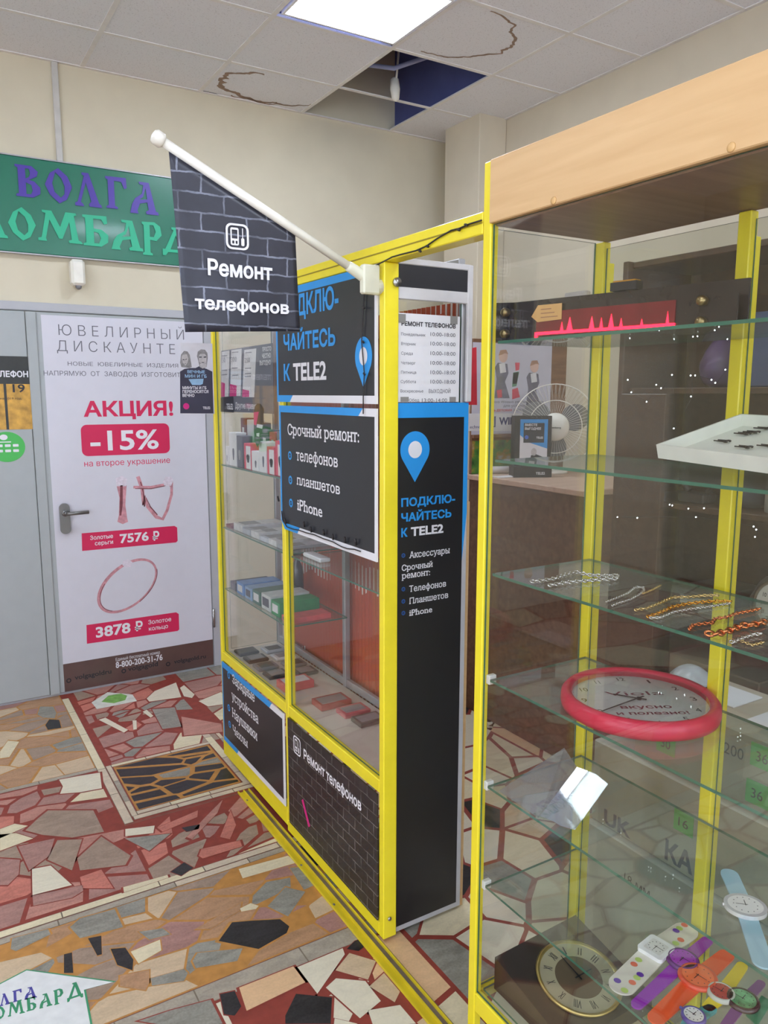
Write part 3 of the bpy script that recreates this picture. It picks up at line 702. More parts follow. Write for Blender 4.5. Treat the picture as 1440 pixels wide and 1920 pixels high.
# hand-drawn slavonic capitals in a unit box
GL = {
 'В': [[(0,0),(.62,0),(.9,.14),(.92,.34),(.7,.52),(.5,.55),(.8,.68),(.86,.84),(.62,1),(0,1),(.0,.93),(.1,.9),(.1,.1),(0,.07)], [(.38,.1),(.38,.46),(.58,.4),(.62,.22),(.55,.1)], [(.38,.58),(.38,.9),(.52,.9),(.56,.76),(.5,.64)]],
 'О': [[(.5,-.04),(.78,.1),(1,.5),(.84,.82),(.52,1.04),(.2,.86),(0,.5),(.16,.2)], [(.56,.14),(.34,.3),(.27,.56),(.4,.9),(.62,.74),(.72,.5),(.7,.26)]],
 'Л': [[(0,-.03),(.34,-.03),(.3,.05),(.22,.1),(.44,.72),(.62,.14),(.52,.06),(.54,-.02),(1.02,-.02),(1,.06),(.92,.1),(.56,1.02),(.3,1.02),(.3,.95),(.38,.92),(.1,.1),(0,.06)]],
 'Г': [[(.02,0),(.52,0),(.52,.06),(.4,.1),(.4,.88),(.72,.88),(.84,.66),(.96,.7),(.94,1.02),(.02,1.0),(.02,.93),(.12,.9),(.12,.1),(.02,.06)]],
 'А': [[(0,-.03),(.3,-.03),(.26,.07),(.36,.3),(.62,.36),(.66,.12),(.56,.06),(.58,-.02),(1.02,-.02),(1,.08),(.92,.1),(.7,1.0),(.34,1.0),(.36,.92),(.5,.9),(.44,.62),(.2,.46),(.08,.26)], [(.34,.42),(.48,.52),(.58,.82),(.62,.46)]],
 'М': [[(0,-.02),(.2,-.02),(.18,.08),(.28,.72),(.48,.1),(.56,.1),(.74,.7),(.78,.1),(.7,.06),(.72,-.02),(1.04,-.02),(1,.07),(.94,.1),(.86,.92),(.92,.95),(.9,1.02),(.66,1.02),(.52,.5),(.34,1.02),(.12,1.02),(.12,.95),(.2,.92),(.08,.1),(0,.07)]],
 'Б': [[(0,0),(.66,0),(.92,.16),(.94,.4),(.7,.56),(.4,.58),(.4,.9),(.7,.9),(.8,.74),(.92,.78),(.9,1.02),(0,1),(0,.93),(.1,.9),(.1,.1),(0,.07)], [(.4,.1),(.4,.48),(.58,.44),(.66,.28),(.58,.1)]],
 'Р': [[(0,-.06),(.46,-.06),(.46,0),(.36,.04),(.36,.44),(.66,.42),(.92,.62),(.86,.9),(.6,1.02),(0,1),(0,.94),(.08,.9),(.08,.04),(0,0)], [(.36,.54),(.36,.92),(.54,.92),(.64,.72),(.54,.54)]],
 'Д': [[(0,-.14),(.12,-.14),(.2,.0),(.78,.0),(.88,-.14),(1,-.14),(1,.12),(.9,.12),(.62,1.02),(.36,1.02),(.36,.94),(.44,.9),(.1,.12),(0,.12)], [(.3,.12),(.52,.72),(.68,.12)]],
}
def glyph(mb, ch, frame, u0, u1, v0, v1, d=.0008, lean=0.0, mi=0):
    put_fill(mb, frame, [[(u0+(x)*(u1-u0), v0+y*(v1-v0)+lean*x) for x, y in c_] for c_ in GL[ch]], d, mi)
def sign_word(mb, frame, rows, d=.003):
    for ch, xl, xr, yt, yb in rows:
        a, b_ = uv(frame, xl, yb), uv(frame, xr, yt); c_ = uv(frame, (xl+xr)/2, yt); e_ = uv(frame, (xl+xr)/2, yb)
        glyph(mb, ch, frame, a[0], b_[0], e_[1], c_[1], d)
m = MB(); sign_word(m, SF, [('В',31,77,311,370),('О',86,133,318,379),('Л',141,187,326,386),('Г',199,238,333,392),('А',244,294,342,400)])
m.build('purple_lettering', mat('purple_print', rgb(78, 60, 160), .35, var=.02), t)
m = MB(); sign_word(m, SF, [('Л',-44,10,386,443),('О',17,65,391,449),('М',72,149,398,453),('Б',157,204,405,462),('А',209,265,413,468),('Р',268,305,418,476),('Д',305,352,428,474)])
m.build('mint_lettering', mat('mint_print', rgb(44, 180, 138), .35, var=.02), t)
b = MB(); b.bbox(-.325, -.258, 4.215, 4.2875, 2.135, 2.262, .012); 
s_ = thing('motion_sensor', (-.29, 4.27, 2.2), 'small white motion sensor on the wall under the green sign', 'sensor')
b.build('sensor_body', WHITEP, s_); MB().lathe([(.016, 0), (.014, .012), (.006, .018)], (-.29, 4.24, 2.1355), (0, 0, -1), 14).build('sensor_tip', GREYP, s_)
tag(MB().bbox(-.352, -.322, 4.27, 4.2875, 2.729, 3.188, .003).build('cable_trunking', mat('trunking_white', rgb(196, 194, 188), .5)), 'white vertical cable trunking on the back wall above the green sign', 'trunking')

# ------------------------------------------------------------------ kiosk showcase with the phone repair signs
K0, K1, KZ, KD = 1.752, 3.11, 1.98, .285
kiosk = thing('glass_showcase', (.14, 2.43, 0), 'yellow-framed glass kiosk showcase carrying the black phone repair signs', 'showcase')
def post(par, x0, x1, y0, y1, z0, z1, m=YEL, name='post'): return MB().bbox(x0, x1, y0, y1, z0, z1, .0025).build(name, m, par)
post(kiosk, 0, .045, 1.752, 1.778, 0.012, 1.934); post(kiosk, 0, .030, 2.404, 2.430, .055, 1.934); post(kiosk, 0, .030, 3.088, 3.108, .03, 1.934)
for y0, y1 in ((1.7675, 1.785), (2.462, 2.484), (3.088, 3.108)): post(kiosk, .262, .285, y0, y1, .012, 1.9345, ALU, 'rear_post')
# header beam that runs on to the near showcase
b = MB(); b.bbox(0, .0455, 1.353, 3.11, 1.935, 1.981, .002); b.box(-.0015, 0, 1.353, 3.11, 1.957, 1.960, 1)
b.build('header_beam', [YEL, mat('dark_yellow_line', rgb(150, 132, 30), .5)], kiosk)  # thin darker yellow line along the front of the beam
for z0, z1, y0, y1, nm in ((.463, .503, 1.778, 2.404, 'rail'), (.463, .503, 2.430, 3.088, 'rail'), (.012, .055, 1.778, 2.43, 'rail'), (.03, .10, 2.43, 3.088, 'rail')):
    post(kiosk, 0, .028, y0, y1, z0, z1, YEL, nm)
post(kiosk, .265, .283, 1.785, 2.462, .5, .53, ALU, 'rear_rail'); post(kiosk, .265, .283, 2.484, 3.088, .5, .53, ALU, 'rear_rail'); post(kiosk, .262, .285, 1.785, 3.088, 1.935, 1.97, ALU, 'rear_rail')
MB().box(.03, .262, 1.78, 3.086, .478, .4995).build('base_board', mat('white_board', rgb(212, 206, 192), .35, var=.04), kiosk)
MB().box(.03, .262, 1.78, 3.086, .055, .07).build('bottom_board', BWOOD, kiosk)
def pane(par, x0, x1, y0, y1, z0, z1, g=GLASS, name='glass_pane'):
    dx, dy, dz = x1-x0, y1-y0, z1-z0; b = MB(); b.box(x0, x1, y0, y1, z0, z1)
    big = min((dx, 0), (dy, 1), (dz, 2))[1]
    b.mi = [0 if k in {0: (3, 5), 1: (2, 4), 2: (0, 1)}[big] else 1 for k in range(6)]
    return b.build(name, [g, EDGE], par)
pane(kiosk, .012, .017, 1.779, 2.403, .504, 1.934); pane(kiosk, .012, .017, 2.431, 3.087, .504, 1.934)
pane(kiosk, .046, .261, 3.097, 3.101, .504, 1.934); pane(kiosk, .046, .261, 1.769, 1.773, .504, 1.934)
pane(kiosk, .020, .258, 2.436, 3.084, 1.304, 1.309, SHELFG, 'glass_shelf'); pane(kiosk, .020, .258, 2.436, 3.084, 1.040, 1.045, SHELFG, 'glass_shelf')
pane(kiosk, .020, .258, 1.784, 2.398, 1.040, 1.045, SHELFG, 'glass_shelf'); pane(kiosk, .020, .258, 2.436, 3.084, .776, .781, SHELFG, 'glass_shelf')
MB().tube([(.036, 1.751, 1.885), (.036, 1.744, 1.885)], .012, 12).build('bolt', STEEL, kiosk)
MB().tube([(.02, 1.7515, .075), (.02, 1.748, .075)], .006, 10).build('bolt', STEEL, kiosk)
# ribbed orange panel behind the shelves
def slat_mat():
    m = bpy.data.materials.new('orange_ribbed'); m.use_nodes = True; nt = m.node_tree; b = nt.nodes['Principled BSDF']; b.inputs['Roughness'].default_value = .45
    tc = nt.nodes.new('ShaderNodeTexCoord'); sp = nt.nodes.new('ShaderNodeSeparateXYZ'); nt.links.new(tc.outputs['Object'], sp.inputs[0])
    def ma(op, a, b_, c_=None):
        n = nt.nodes.new('ShaderNodeMath'); n.operation = op
        for k, v in enumerate((a, b_, c_)):
            if v is None: continue
            if hasattr(v, 'name'): nt.links.new(v, n.inputs[k])
            else: n.inputs[k].default_value = v
        return n.outputs[0]
    y, z = sp.outputs['Y'], sp.outputs['Z']
    no = nt.nodes.new('ShaderNodeTexNoise'); no.inputs['Scale'].default_value = 7; nt.links.new(tc.outputs['Object'], no.inputs['Vector'])
    st = ma('LESS_THAN', ma('FRACT', ma('MULTIPLY', y, 38), 0), .22)
    patch = ma('LESS_THAN', ma('FRACT', ma('ADD', ma('MULTIPLY', z, 2.1), ma('MULTIPLY', no.outputs['Fac'], .35)), 0), .22)  # pale strokes paint the light that passes between the ribs
    f = ma('MULTIPLY', st, patch)
    mx = nt.nodes.new('ShaderNodeMix'); mx.data_type = 'RGBA'; mx.inputs[6].default_value = (*rgb(184, 82, 52), 1); mx.inputs[7].default_value = (*rgb(226, 216, 206), 1)
    nt.links.new(f, mx.inputs[0]); nt.links.new(mx.outputs[2], b.inputs['Base Color'])
    return m
b = MB(); n = 100; ys = [1.80+(3.05-1.80)*i/n for i in range(n+1)]
vs = []; 
for i, y in enumerate(ys): x = .300+(.006 if i % 2 else 0); vs += [(x, y, .30), (x, y, 1.86), (x+.006, y, 1.86), (x+.006, y, .30)]
fs = []
for i in range(n):
    a = i*4
    for k in range(4): fs.append((a+k, a+(k+1) % 4, a+4+(k+1) % 4, a+4+k))
b.add(vs, fs)
tag(b.build('slatted_screen', slat_mat()), 'orange ribbed screen with pale slits behind the kiosk shelves', 'screen')
tag(MB().bbox(.289, .306, 1.772, 1.790, 0.001, 1.29, .002).build('wooden_batten', LWOOD), 'short beige wooden batten standing beside the tall black side sign', 'batten')

# floor track in front
t = thing('door_track', (-.02, 2.0, 0), 'worn yellow sliding door track on the floor along the kiosk', 'track')
YELW = mat('yellow_worn', rgb(218, 196, 40), .4, var=.1, scale=12); GROOVE = mat('track_groove', rgb(110, 96, 88), .5, var=.3, scale=14)
b = MB(); b.box(-.055, .0, .6, 2.79, .0008, .004)
for x in (-.057, -.034, -.012): b.box(x, x+.005, .6, 2.79, .004, .012)
b.build('track_profile', YELW, t)
b = MB(); b.box(-.029, -.0125, .6, 2.79, .0042, .005); b.box(-.0065, -.0005, .6, 2.79, .0042, .005); b.build('track_groove', GROOVE, t)
for y in (2.72, 2.22, 1.98): MB().lathe([(.005, 0), (.004, .002)], (-.045, y, .004), (0, 0, 1), 10).build('screw', GREYP, t)

# ------------------------------------------------------------------ printed boards on the kiosk
def pin(mb, frame, cu, cv, ru, rv, tip, d=.001, mi=0, wmi=1, wr=.47):
    pts = [(cu+ru*math.cos(a), cv+rv*math.sin(a)) for a in [math.radians(-28+236*k/24) for k in range(25)]]
    mb.poly(pts+[(cu, tip)], frame, d, mi); mb.poly(ellipse(cu, cv, ru*wr, rv*wr, 24), frame, d+.0006, wmi)
def bullets(mb, frame, pts, r, d=.001, mi=0):
    for x, y in pts:
        u, v = uv(frame, x, y); put_fill(mb, frame, [ellipse(u, v, r, r, 18), ellipse(u, v, r*.58, r*.58, 16)], d, mi); mb.poly(ellipse(u, v, r*.22, r*.22, 10), frame, d, mi)
def board(name, label, y0, y1, z0, z1, border, x=-.0045, th=.004):
    fr = (Vector((x, 0, 0)), -YA, ZA, -XA); t = thing(name, (x, (y0+y1)/2, z0), label, 'sign')
    u0, u1 = -y1, -y0; bw = .022
    MB().prism(rect(u0+.012, u1-.012, z0+bw, z1-bw) if border else rect(u0, u1, z0, z1), fr, -th, .0004).build('sign_panel', SCREEN, t)
    return fr, t, u0, u1, bw
# upper board
fr, t, u0, u1, bw = board('sign_board', 'upper black kiosk sign with blue border and map pin', 1.782, 2.437, 1.572, 1.932, True)
F1 = fr; z0, z1 = 1.572, 1.932
def borders(par, fr, u0, u1, z0, z1, blue, white):
    m = MB(); [m.prism(ccw(p), fr, -.004, .0004) for p in blue]; m.build('blue_border', BLUE, par)
    m = MB(); [m.prism(ccw(p), fr, -.004, .0004) for p in white]; m.build('white_border', WPRINT, par)
borders(t, fr, u0, u1, z0, z1,
  [rect(u0, u0+.012, z0, z1), rect(u0+.012, u1-.075, z1-bw, z1), [(u0+.012, z0), (u0+.10, z0), (u0+.125, z0+bw), (u0+.012, z0+bw)]],
  [rect(u1-.012, u1, z0, z1), rect(u1-.075, u1-.012, z1-bw, z1), [(u0+.10, z0), (u1-.012, z0), (u1-.012, z0+bw), (u0+.125, z0+bw)]])
m = MB(); px_text(m, fr, 'ПОДКЛЮ-', 530, 591, 552, 635.5, 586, 'H', .03, .0012); px_text(m, fr, 'ЧАЙТЕСЬ', 532.5, 657, 626, 629.5, 649.5, 'H', .03, .0012); px_text(m, fr, 'К', 533, 715, 683, 545, 713.5, 'H', .03, .0012)
cu, cv = uv(fr, 682, 668); tp = uv(fr, 683, 727); wdt = abs(uv(fr, 698, 668)[0]-uv(fr, 666, 668)[0])/2
m2 = MB(); pin(m2, fr, cu, cv, wdt, .052, tp[1]); m2.build('map_pin', [BLUE, WPRINT], t)
m.build('blue_lettering', BLUE, t)
m = MB(); px_text(m, fr, 'TELE2', 550.5, 714.5, 680, 612.5, 711.5, 'H', .03, .0012); m.build('white_lettering', WPRINT, t)
# middle board
fr, t, u0, u1, bw = board('sign_board', 'middle black kiosk sign listing urgent repair of phones and tablets', 1.782, 2.424, 1.142, 1.560, True)
z0, z1 = 1.142, 1.560
borders(t, fr, u0, u1, z0, z1,
  [rect(u0, u0+.012, z0+.03, z1), [(u0+.012, z1-bw), (u1-.10, z1-bw), (u1-.075, z1), (u0+.012, z1)], [(u0+.03, z0), (u0+.13, z0), (u0+.15, z0+bw), (u0+.012, z0+bw), (u0, z0+.03)]],
  [rect(u1-.012, u1, z0, z1), [(u1-.10, z1-bw), (u1-.012, z1-bw), (u1-.012, z1), (u1-.075, z1)], [(u0+.13, z0), (u1-.012, z0), (u1-.012, z0+bw), (u0+.15, z0+bw)]])
m = MB()
px_text(m, fr, 'Срочный ремонт:', 540, 816, 795, 674, 829, 'H', .012, .0012, 0, True)
for s_, xl, yb, yt, xr, yr, rf in (('телефонов', 556, 864, 848, 634, 876, 'x'), ('планшетов', 557, 909, 895, 638, 927, 'x'), ('iPhone', 558, 957, 935, 605, 969, 'H')): px_text(m, fr, s_, xl, yb, yt, xr, yr, rf, .012, .0012, 0, True)
m.build('lettering', WPRINT, t)
m = MB(); bullets(m, fr, [(544, 854), (545, 900), (546, 943)], .0145); m.build('bullet_marks', BLUE, t)
# lower far board
fr, t, u0, u1, bw = board('sign_board', 'lower black kiosk sign for chargers, headphones and cases at the far bay', 2.436, 3.086, .104, .460, True)
z0, z1 = .104, .460
borders(t, fr, u0, u1, z0, z1,
  [rect(u0, u0+.012, z0, z1), [(u0+.012, z1-bw), (u1-.13, z1-bw), (u1-.11, z1), (u0+.012, z1)], [(u0+.012, z0), (u0+.16, z0), (u0+.18, z0+bw), (u0+.012, z0+bw)]],
  [rect(u1-.012, u1, z0, z1), [(u1-.13, z1-bw), (u1-.012, z1-bw), (u1-.012, z1), (u1-.11, z1)], [(u0+.16, z0), (u1-.012, z0), (u1-.012, z0+bw), (u0+.18, z0+bw)]])
m = MB()
for s_, xl, yb, yt, xr, yr, rf in (('Зарядные', 436, 1279, 1262, 478, 1318, 'H'), ('устройства', 435, 1312, 1299, 485, 1357, 'x'), ('Наушники', 436, 1343, 1326, 483, 1390, 'H'), ('Чехлы', 437, 1376, 1361, 465, 1400, 'H')):
    px_text(m, fr, s_, xl, yb, yt, xr, yr, rf, .012, .0012, 0, True)
m.build('lettering', WPRINT, t)
m = MB(); bullets(m, fr, [(429, 1266), (429.5, 1327), (431, 1358)], .0155); m.build('bullet_marks', BLUE, t)
# lower near board: printed brick wall
def brick_mat(name, base, line, bw_, bh, msz, rot=None):
    m = bpy.data.materials.new(name); m.use_nodes = True; nt = m.node_tree; b = nt.nodes['Principled BSDF']; b.inputs['Roughness'].default_value = .38
    tc = nt.nodes.new('ShaderNodeTexCoord'); sp = nt.nodes.new('ShaderNodeSeparateXYZ'); cb = nt.nodes.new('ShaderNodeCombineXYZ')
    nt.links.new(tc.outputs['Object'], sp.inputs[0])
    a1 = nt.nodes.new('ShaderNodeMath'); a1.operation = 'ADD'; nt.links.new(sp.outputs['X'], a1.inputs[0]); nt.links.new(sp.outputs['Y'], a1.inputs[1])
    nt.links.new(a1.outputs[0], cb.inputs[0]); nt.links.new(sp.outputs['Z'], cb.inputs[1])
    no = nt.nodes.new('ShaderNodeTexNoise'); no.inputs['Scale'].default_value = 30; no.inputs['Detail'].default_value = 5; nt.links.new(cb.outputs[0], no.inputs['Vector'])
    sc = nt.nodes.new('ShaderNodeVectorMath'); sc.operation = 'SCALE'; sc.inputs['Scale'].default_value = .010; nt.links.new(no.outputs['Color'], sc.inputs[0])
    ad = nt.nodes.new('ShaderNodeVectorMath'); nt.links.new(cb.outputs[0], ad.inputs[0]); nt.links.new(sc.outputs[0], ad.inputs[1])
    br = nt.nodes.new('ShaderNodeTexBrick'); br.inputs['Scale'].default_value = 1; br.inputs['Brick Width'].default_value = bw_; br.inputs['Row Height'].default_value = bh
    br.inputs['Mortar Size'].default_value = msz; br.inputs['Mortar Smooth'].default_value = .2
    br.inputs['Color1'].default_value = (*base, 1); br.inputs['Color2'].default_value = (*[v*1.5+.004 for v in base], 1); br.inputs['Mortar'].default_value = (*line, 1)
    nt.links.new(ad.outputs[0], br.inputs['Vector'])
    n2 = nt.nodes.new('ShaderNodeTexNoise'); n2.inputs['Scale'].default_value = 16; n2.inputs['Detail'].default_value = 6; nt.links.new(cb.outputs[0], n2.inputs['Vector'])
    mx = nt.nodes.new('ShaderNodeMix'); mx.data_type = 'RGBA'; mx.inputs[6].default_value = (*base, 1)
    r = nt.nodes.new('ShaderNodeMapRange'); r.inputs[1].default_value = .38; r.inputs[2].default_value = .62; r.inputs[3].default_value = .25; nt.links.new(n2.outputs['Fac'], r.inputs[0]); nt.links.new(r.outputs[0], mx.inputs[0]); nt.links.new(br.outputs['Color'], mx.inputs[7])
    nt.links.new(mx.outputs[2], b.inputs['Base Color'])
    return m
BRICK1 = brick_mat('printed_brick_low', rgb(42, 38, 40), rgb(120, 118, 116), .075, .036, .0016)
BRICK2 = brick_mat('printed_brick_flag', rgb(36, 38, 50), rgb(128, 134, 150), .105, .041, .0022)
def phone_icon(mb, frame, u0, u1, v0, v1, d=.001, mi=0):
    w_, h_ = u1-u0, v1-v0
    R = lambda a, b_, c_, e_, r: rrect(u0+a*w_, u0+b_*w_, v0+c_*h_, v0+e_*h_, r*w_, 4)
    put_fill(mb, frame, [R(0, 1, 0, 1, .24), R(.09, .91, .08, .92, .18)], d, mi)
    put_fill(mb, frame, [R(.2, .56, .16, .84, .07), R(.26, .50, .42, .76, .02), R(.27, .36, .22, .34, .03), R(.42, .5, .22, .34, .03)], d, mi)
    put_fill(mb, frame, [R(.66, .80, .16, .46, .05)], d, mi); put_fill(mb, frame, [R(.71, .75, .46, .84, .01)], d, mi)
fr = (Vector((-.0045, 0, 0)), -YA, ZA, -XA)
t = thing('sign_board', (-.004, 2.1, .06), 'lower near kiosk sign printed as a black brick wall', 'sign')
MB().prism(rect(-2.402, -1.780, .060, .460), fr, -.004, .0004).build('sign_panel', BRICK1, t)
m = MB(); px_text(m, fr, 'Ремонт телефонов', 570, 1422, 1403, 678, 1522, 'H', .025, .0012)
a = uv(fr, 551, 1411); b_ = uv(fr, 564, 1392); phone_icon(m, fr, a[0], b_[0], a[1]+.004, b_[1]+.008, .0012); m.build('lettering', WPRINT, t)
m = MB(); q = uvs(fr, [(566, 1500), (569, 1498), (582, 1549), (579, 1551)]); m.poly(ccw(q), fr, .0012); m.build('pink_scratch', MAGENTA, t)
# tall side board
SFr = wall_frame(1.7655)
t = thing('sign_board', (.16, 1.76, 0), 'tall narrow black sign with blue map pin on the end of the kiosk', 'sign')
MB().prism(rect(.047, .270, .030, 1.535), SFr, 0, .005).build('sign_panel', mat('black_vinyl_side', rgb(34, 34, 36), .35, var=.04), t)
SFr = wall_frame(1.7605)
m = MB(); m.prism(rect(.047, .285, 1.535, 1.575), SFr, -.005, .0004); m.prism([(.270, 1.12), (.285, 1.26), (.285, 1.535), (.270, 1.535)], SFr, -.005, .0004); m.build('blue_border', BLUE, t)
m = MB(); m.prism([(.270, .015), (.285, .015), (.285, 1.26), (.270, 1.12)], SFr, -.005, .0004); m.prism(rect(.047, .270, .015, .030), SFr, -.005, .0004); m.build('grey_border', mat('grey_print_border', rgb(182, 182, 186), .5), t)
cu, cv = uv(SFr, 778, 843); tp = uv(SFr, 778, 904); m = MB(); pin(m, SFr, cu, cv, .048, .050, tp[1], .0008); m.build('map_pin', [BLUE, WPRINT], t)
m = MB()
px_text(m, SFr, 'ПОДКЛЮ-', 752, 948.5, 932, 853, 944, 'H', .035, .0008); px_text(m, SFr, 'ЧАЙТЕСЬ', 752, 977.5, 961, 846, 971, 'H', .035, .0008); px_text(m, SFr, 'К', 752, 1007, 990, 764, 1006.5, 'H', .035, .0008); m.build('blue_lettering', BLUE, t)
m = MB(); px_text(m, SFr, 'TELE2', 770, 1005, 987, 831, 999.5, 'H', .035, .0008)
for s_, xl, yb, yt, xr, yr, rf in (('Аксессуары', 767, 1045.5, 1033, 843, 1038.5, 'H'), ('Срочный', 753, 1069.5, 1058, 811, 1064, 'H'), ('ремонт:', 753, 1084.5, 1075.5, 806, 1079.5, 'x'), ('Телефонов', 767, 1108, 1096, 836, 1101.5, 'H'), ('Планшетов', 767, 1130.5, 1118.5, 840, 1123, 'H'), ('iPhone', 767, 1153, 1141, 810, 1149.5, 'H')):
    px_text(m, SFr, s_, xl, yb, yt, xr, yr, rf, .012, .0008, 0, True)
m.build('white_lettering', WPRINT, t)
m = MB(); bullets(m, SFr, [(756, 1041.5), (756, 1104.5), (756, 1127.5), (756, 1149.4)], .0062, .0008); m.build('bullet_marks', mat('dim_blue_print', rgb(40, 90, 160), .5), t)
# timetable sheet and the panel over it
t = thing('timetable', (.15, 1.762, 1.57), 'white opening hours sheet taped above the tall side sign', 'timetable')
MB().prism(rect(.046, .250, 1.577, 1.810), SFr, -.0008, .0).build('paper_sheet', WHITE, t)
def z6(x, y): return (680+x/6, 460+y/6)
m = MB(); a = z6(435, 905); b_ = z6(1045, 935); px_text(m, SFr, 'РЕМОНТ ТЕЛЕФОНОВ', a[0], a[1], z6(0, 852)[1], b_[0], b_[1], 'H', .035, .0006); m.build('title', DARKTXT, t)
m = MB()
for s_, x0_, x1_, yc, tx in (('Понедельник', 432, 705, 1000, '10:00-18:00'), ('Вторник', 432, 597, 1105, '10:00-18:00'), ('Среда', 432, 562, 1212, '10:00-18:00'), ('Четверг', 432, 592, 1320, '10:00-18:00'), ('Пятница', 430, 600, 1425, '10:00-18:00'), ('Суббота', 427, 597, 1530, '10:00-18:00'), ('Воскресенье', 425, 680, 1636, 'ВЫХОДНОЙ'), ('Обед', 520, 635, 1738, '13:00-14:00')):
    a = z6(x0_, yc+18); b_ = z6(x1_, yc+21); px_text(m, SFr, s_, a[0], a[1], a[1]-5.6, b_[0], b_[1], 'H', 0, .0006)
    xa, xb = (742, 985) if tx[0] == 'В' else ((665, 948) if s_ == 'Обед' else (762, 1042))
    a = z6(xa, yc+22); b_ = z6(xb, yc+30); px_text(m, SFr, tx, a[0], a[1], a[1]-7.4, b_[0], b_[1], 'H', 0, .0006)
m.build('hours', GREYTXT, t)
m = MB()
for x0_, x1_, y0_, y1_ in ((400, 482, 775, 868), (985, 1065, 800, 885), (425, 515, 1705, 1760), (975, 1045, 1705, 1760)):
    p = uv(SFr, *z6(x0_, y1_)); q = uv(SFr, *z6(x1_, y0_)); m.prism(rect(p[0], q[0], p[1], q[1]), SFr, .0007, .0015)
m.build('tape', mat('grey_tape', rgb(140, 138, 134), .4), t)
t = thing('end_frame', (.16, 1.765, 1.85), 'white frame with dark top panel above the opening hours sheet', 'frame')
b = MB(); b.bbox(.046, .285, 1.756, 1.765, 1.845, 1.876, .002); b.bbox(.046, .285, 1.756, 1.765, 1.934, 1.950, .002); b.bbox(.272, .290, 1.754, 1.7655, 1.577, 1.949, .002); b.build('white_frame', mat('frame_white', rgb(206, 204, 204), .45), t)
MB().box(.046, .272, 1.758, 1.763, 1.8765, 1.9335).build('dark_panel', SCREEN, t)

# flyer taped to the far post
ff = wall_frame(3.086)
t = thing('flyer', (-.066, 3.086, 1.52), 'small flyer with two portraits taped to the far kiosk post', 'flyer')
q = uvs(ff, [(336, 642), (397, 645), (399, 776), (339, 775)]); u0, u1, v0, v1 = -.133, -.001, q[2][1], q[0][1]
FLYB = mat('flyer_navy', rgb(52, 50, 68), .4, var=.1)
MB().prism(rect(u0, u1, v0, v1), ff, -.001, .0).build('flyer_sheet', mat('flyer_white', rgb(216, 216, 222), .45), t)
def zf(pts): return uvs(ff, [(330+x/12, 630+y/12) for x, y in pts])
m = MB(); m.poly(ccw(zf([(95, 1740), (845, 1745), (815, 800), (690, 740), (520, 680), (440, 720), (320, 720), (190, 740), (90, 800)])), ff, .0004); m.build('dark_print', FLYB, t)
FACE = mat('portrait_grey', rgb(188, 184, 184), .5, var=.12, scale=80); HAIR = mat('portrait_hair', rgb(140, 138, 138), .5, var=.25, scale=90)
m = MB()
m.poly(ccw(zf([(90, 600), (110, 420), (180, 335), (260, 350), (310, 430), (355, 700), (300, 720), (120, 700)])), ff, .0006, 1); m.poly(ccw(zf([(125, 470), (150, 420), (240, 410), (275, 500), (260, 600), (215, 665), (150, 600)])), ff, .0010)
m.poly(ccw(zf([(150, 520), (190, 530), (190, 545), (150, 540)])), ff, .0014, 2); m.poly(ccw(zf([(205, 525), (245, 510), (245, 525), (205, 540)])), ff, .0014, 2); m.poly(ccw(zf([(180, 625), (220, 615), (215, 630)])), ff, .0014, 2)
m.poly(ccw(zf([(470, 450), (490, 350), (560, 300), (650, 310), (705, 380), (715, 480), (690, 700), (600, 735), (530, 700), (500, 560)])), ff, .0006, 1); m.poly(ccw(zf([(505, 470), (540, 400), (650, 400), (690, 470), (680, 600), (610, 640), (520, 590)])), ff, .0010)
for a in ([(515, 465), (580, 465), (580, 485), (515, 488)], [(620, 465), (680, 460), (680, 485), (620, 488)], [(575, 590), (630, 590), (630, 605), (575, 605)]): m.poly(ccw(zf(a)), ff, .0014, 2)
m.poly(ccw(zf([(530, 620), (680, 620), (690, 690), (600, 730), (540, 690)])), ff, .0012)
m.build('portraits', [FACE, HAIR, DARKTXT], t)
m = MB()
def zt(m, s, xl, xr, yb, yt, rf='H', bo=.03): px_text(m, ff, s, 330+xl/12, 630+yb/12, 630+yt/12, 330+xr/12, 630+yb/12, rf, bo, .0008)
zt(m, 'МИНУТЫ И ГБ', 145, 685, 1200, 1130); zt(m, 'ПЕРЕНОСЯТСЯ', 145, 730, 1285, 1215); zt(m, 'ВЕЧНО', 145, 415, 1370, 1300); zt(m, 'TELE2', 605, 770, 1645, 1585); m.build('lettering', WPRINT, t)
m = MB(); zt(m, 'ВЕЧНЫЕ', 255, 650, 840, 770); zt(m, 'МИН И ГБ', 200, 690, 940, 865); m.poly(ccw(zf([(280, 970), (620, 960), (600, 1080), (540, 1105), (360, 1100)])), ff, .0006); m.build('pale_blue_print', mat('pale_blue_print', rgb(150, 190, 220), .5, var=.2), t)
m = MB(); m.poly(ellipse(*zf([(228, 1580)])[0], .0125, .0125, 24), ff, .0008); m.build('pink_dot', MAGENTA, t)

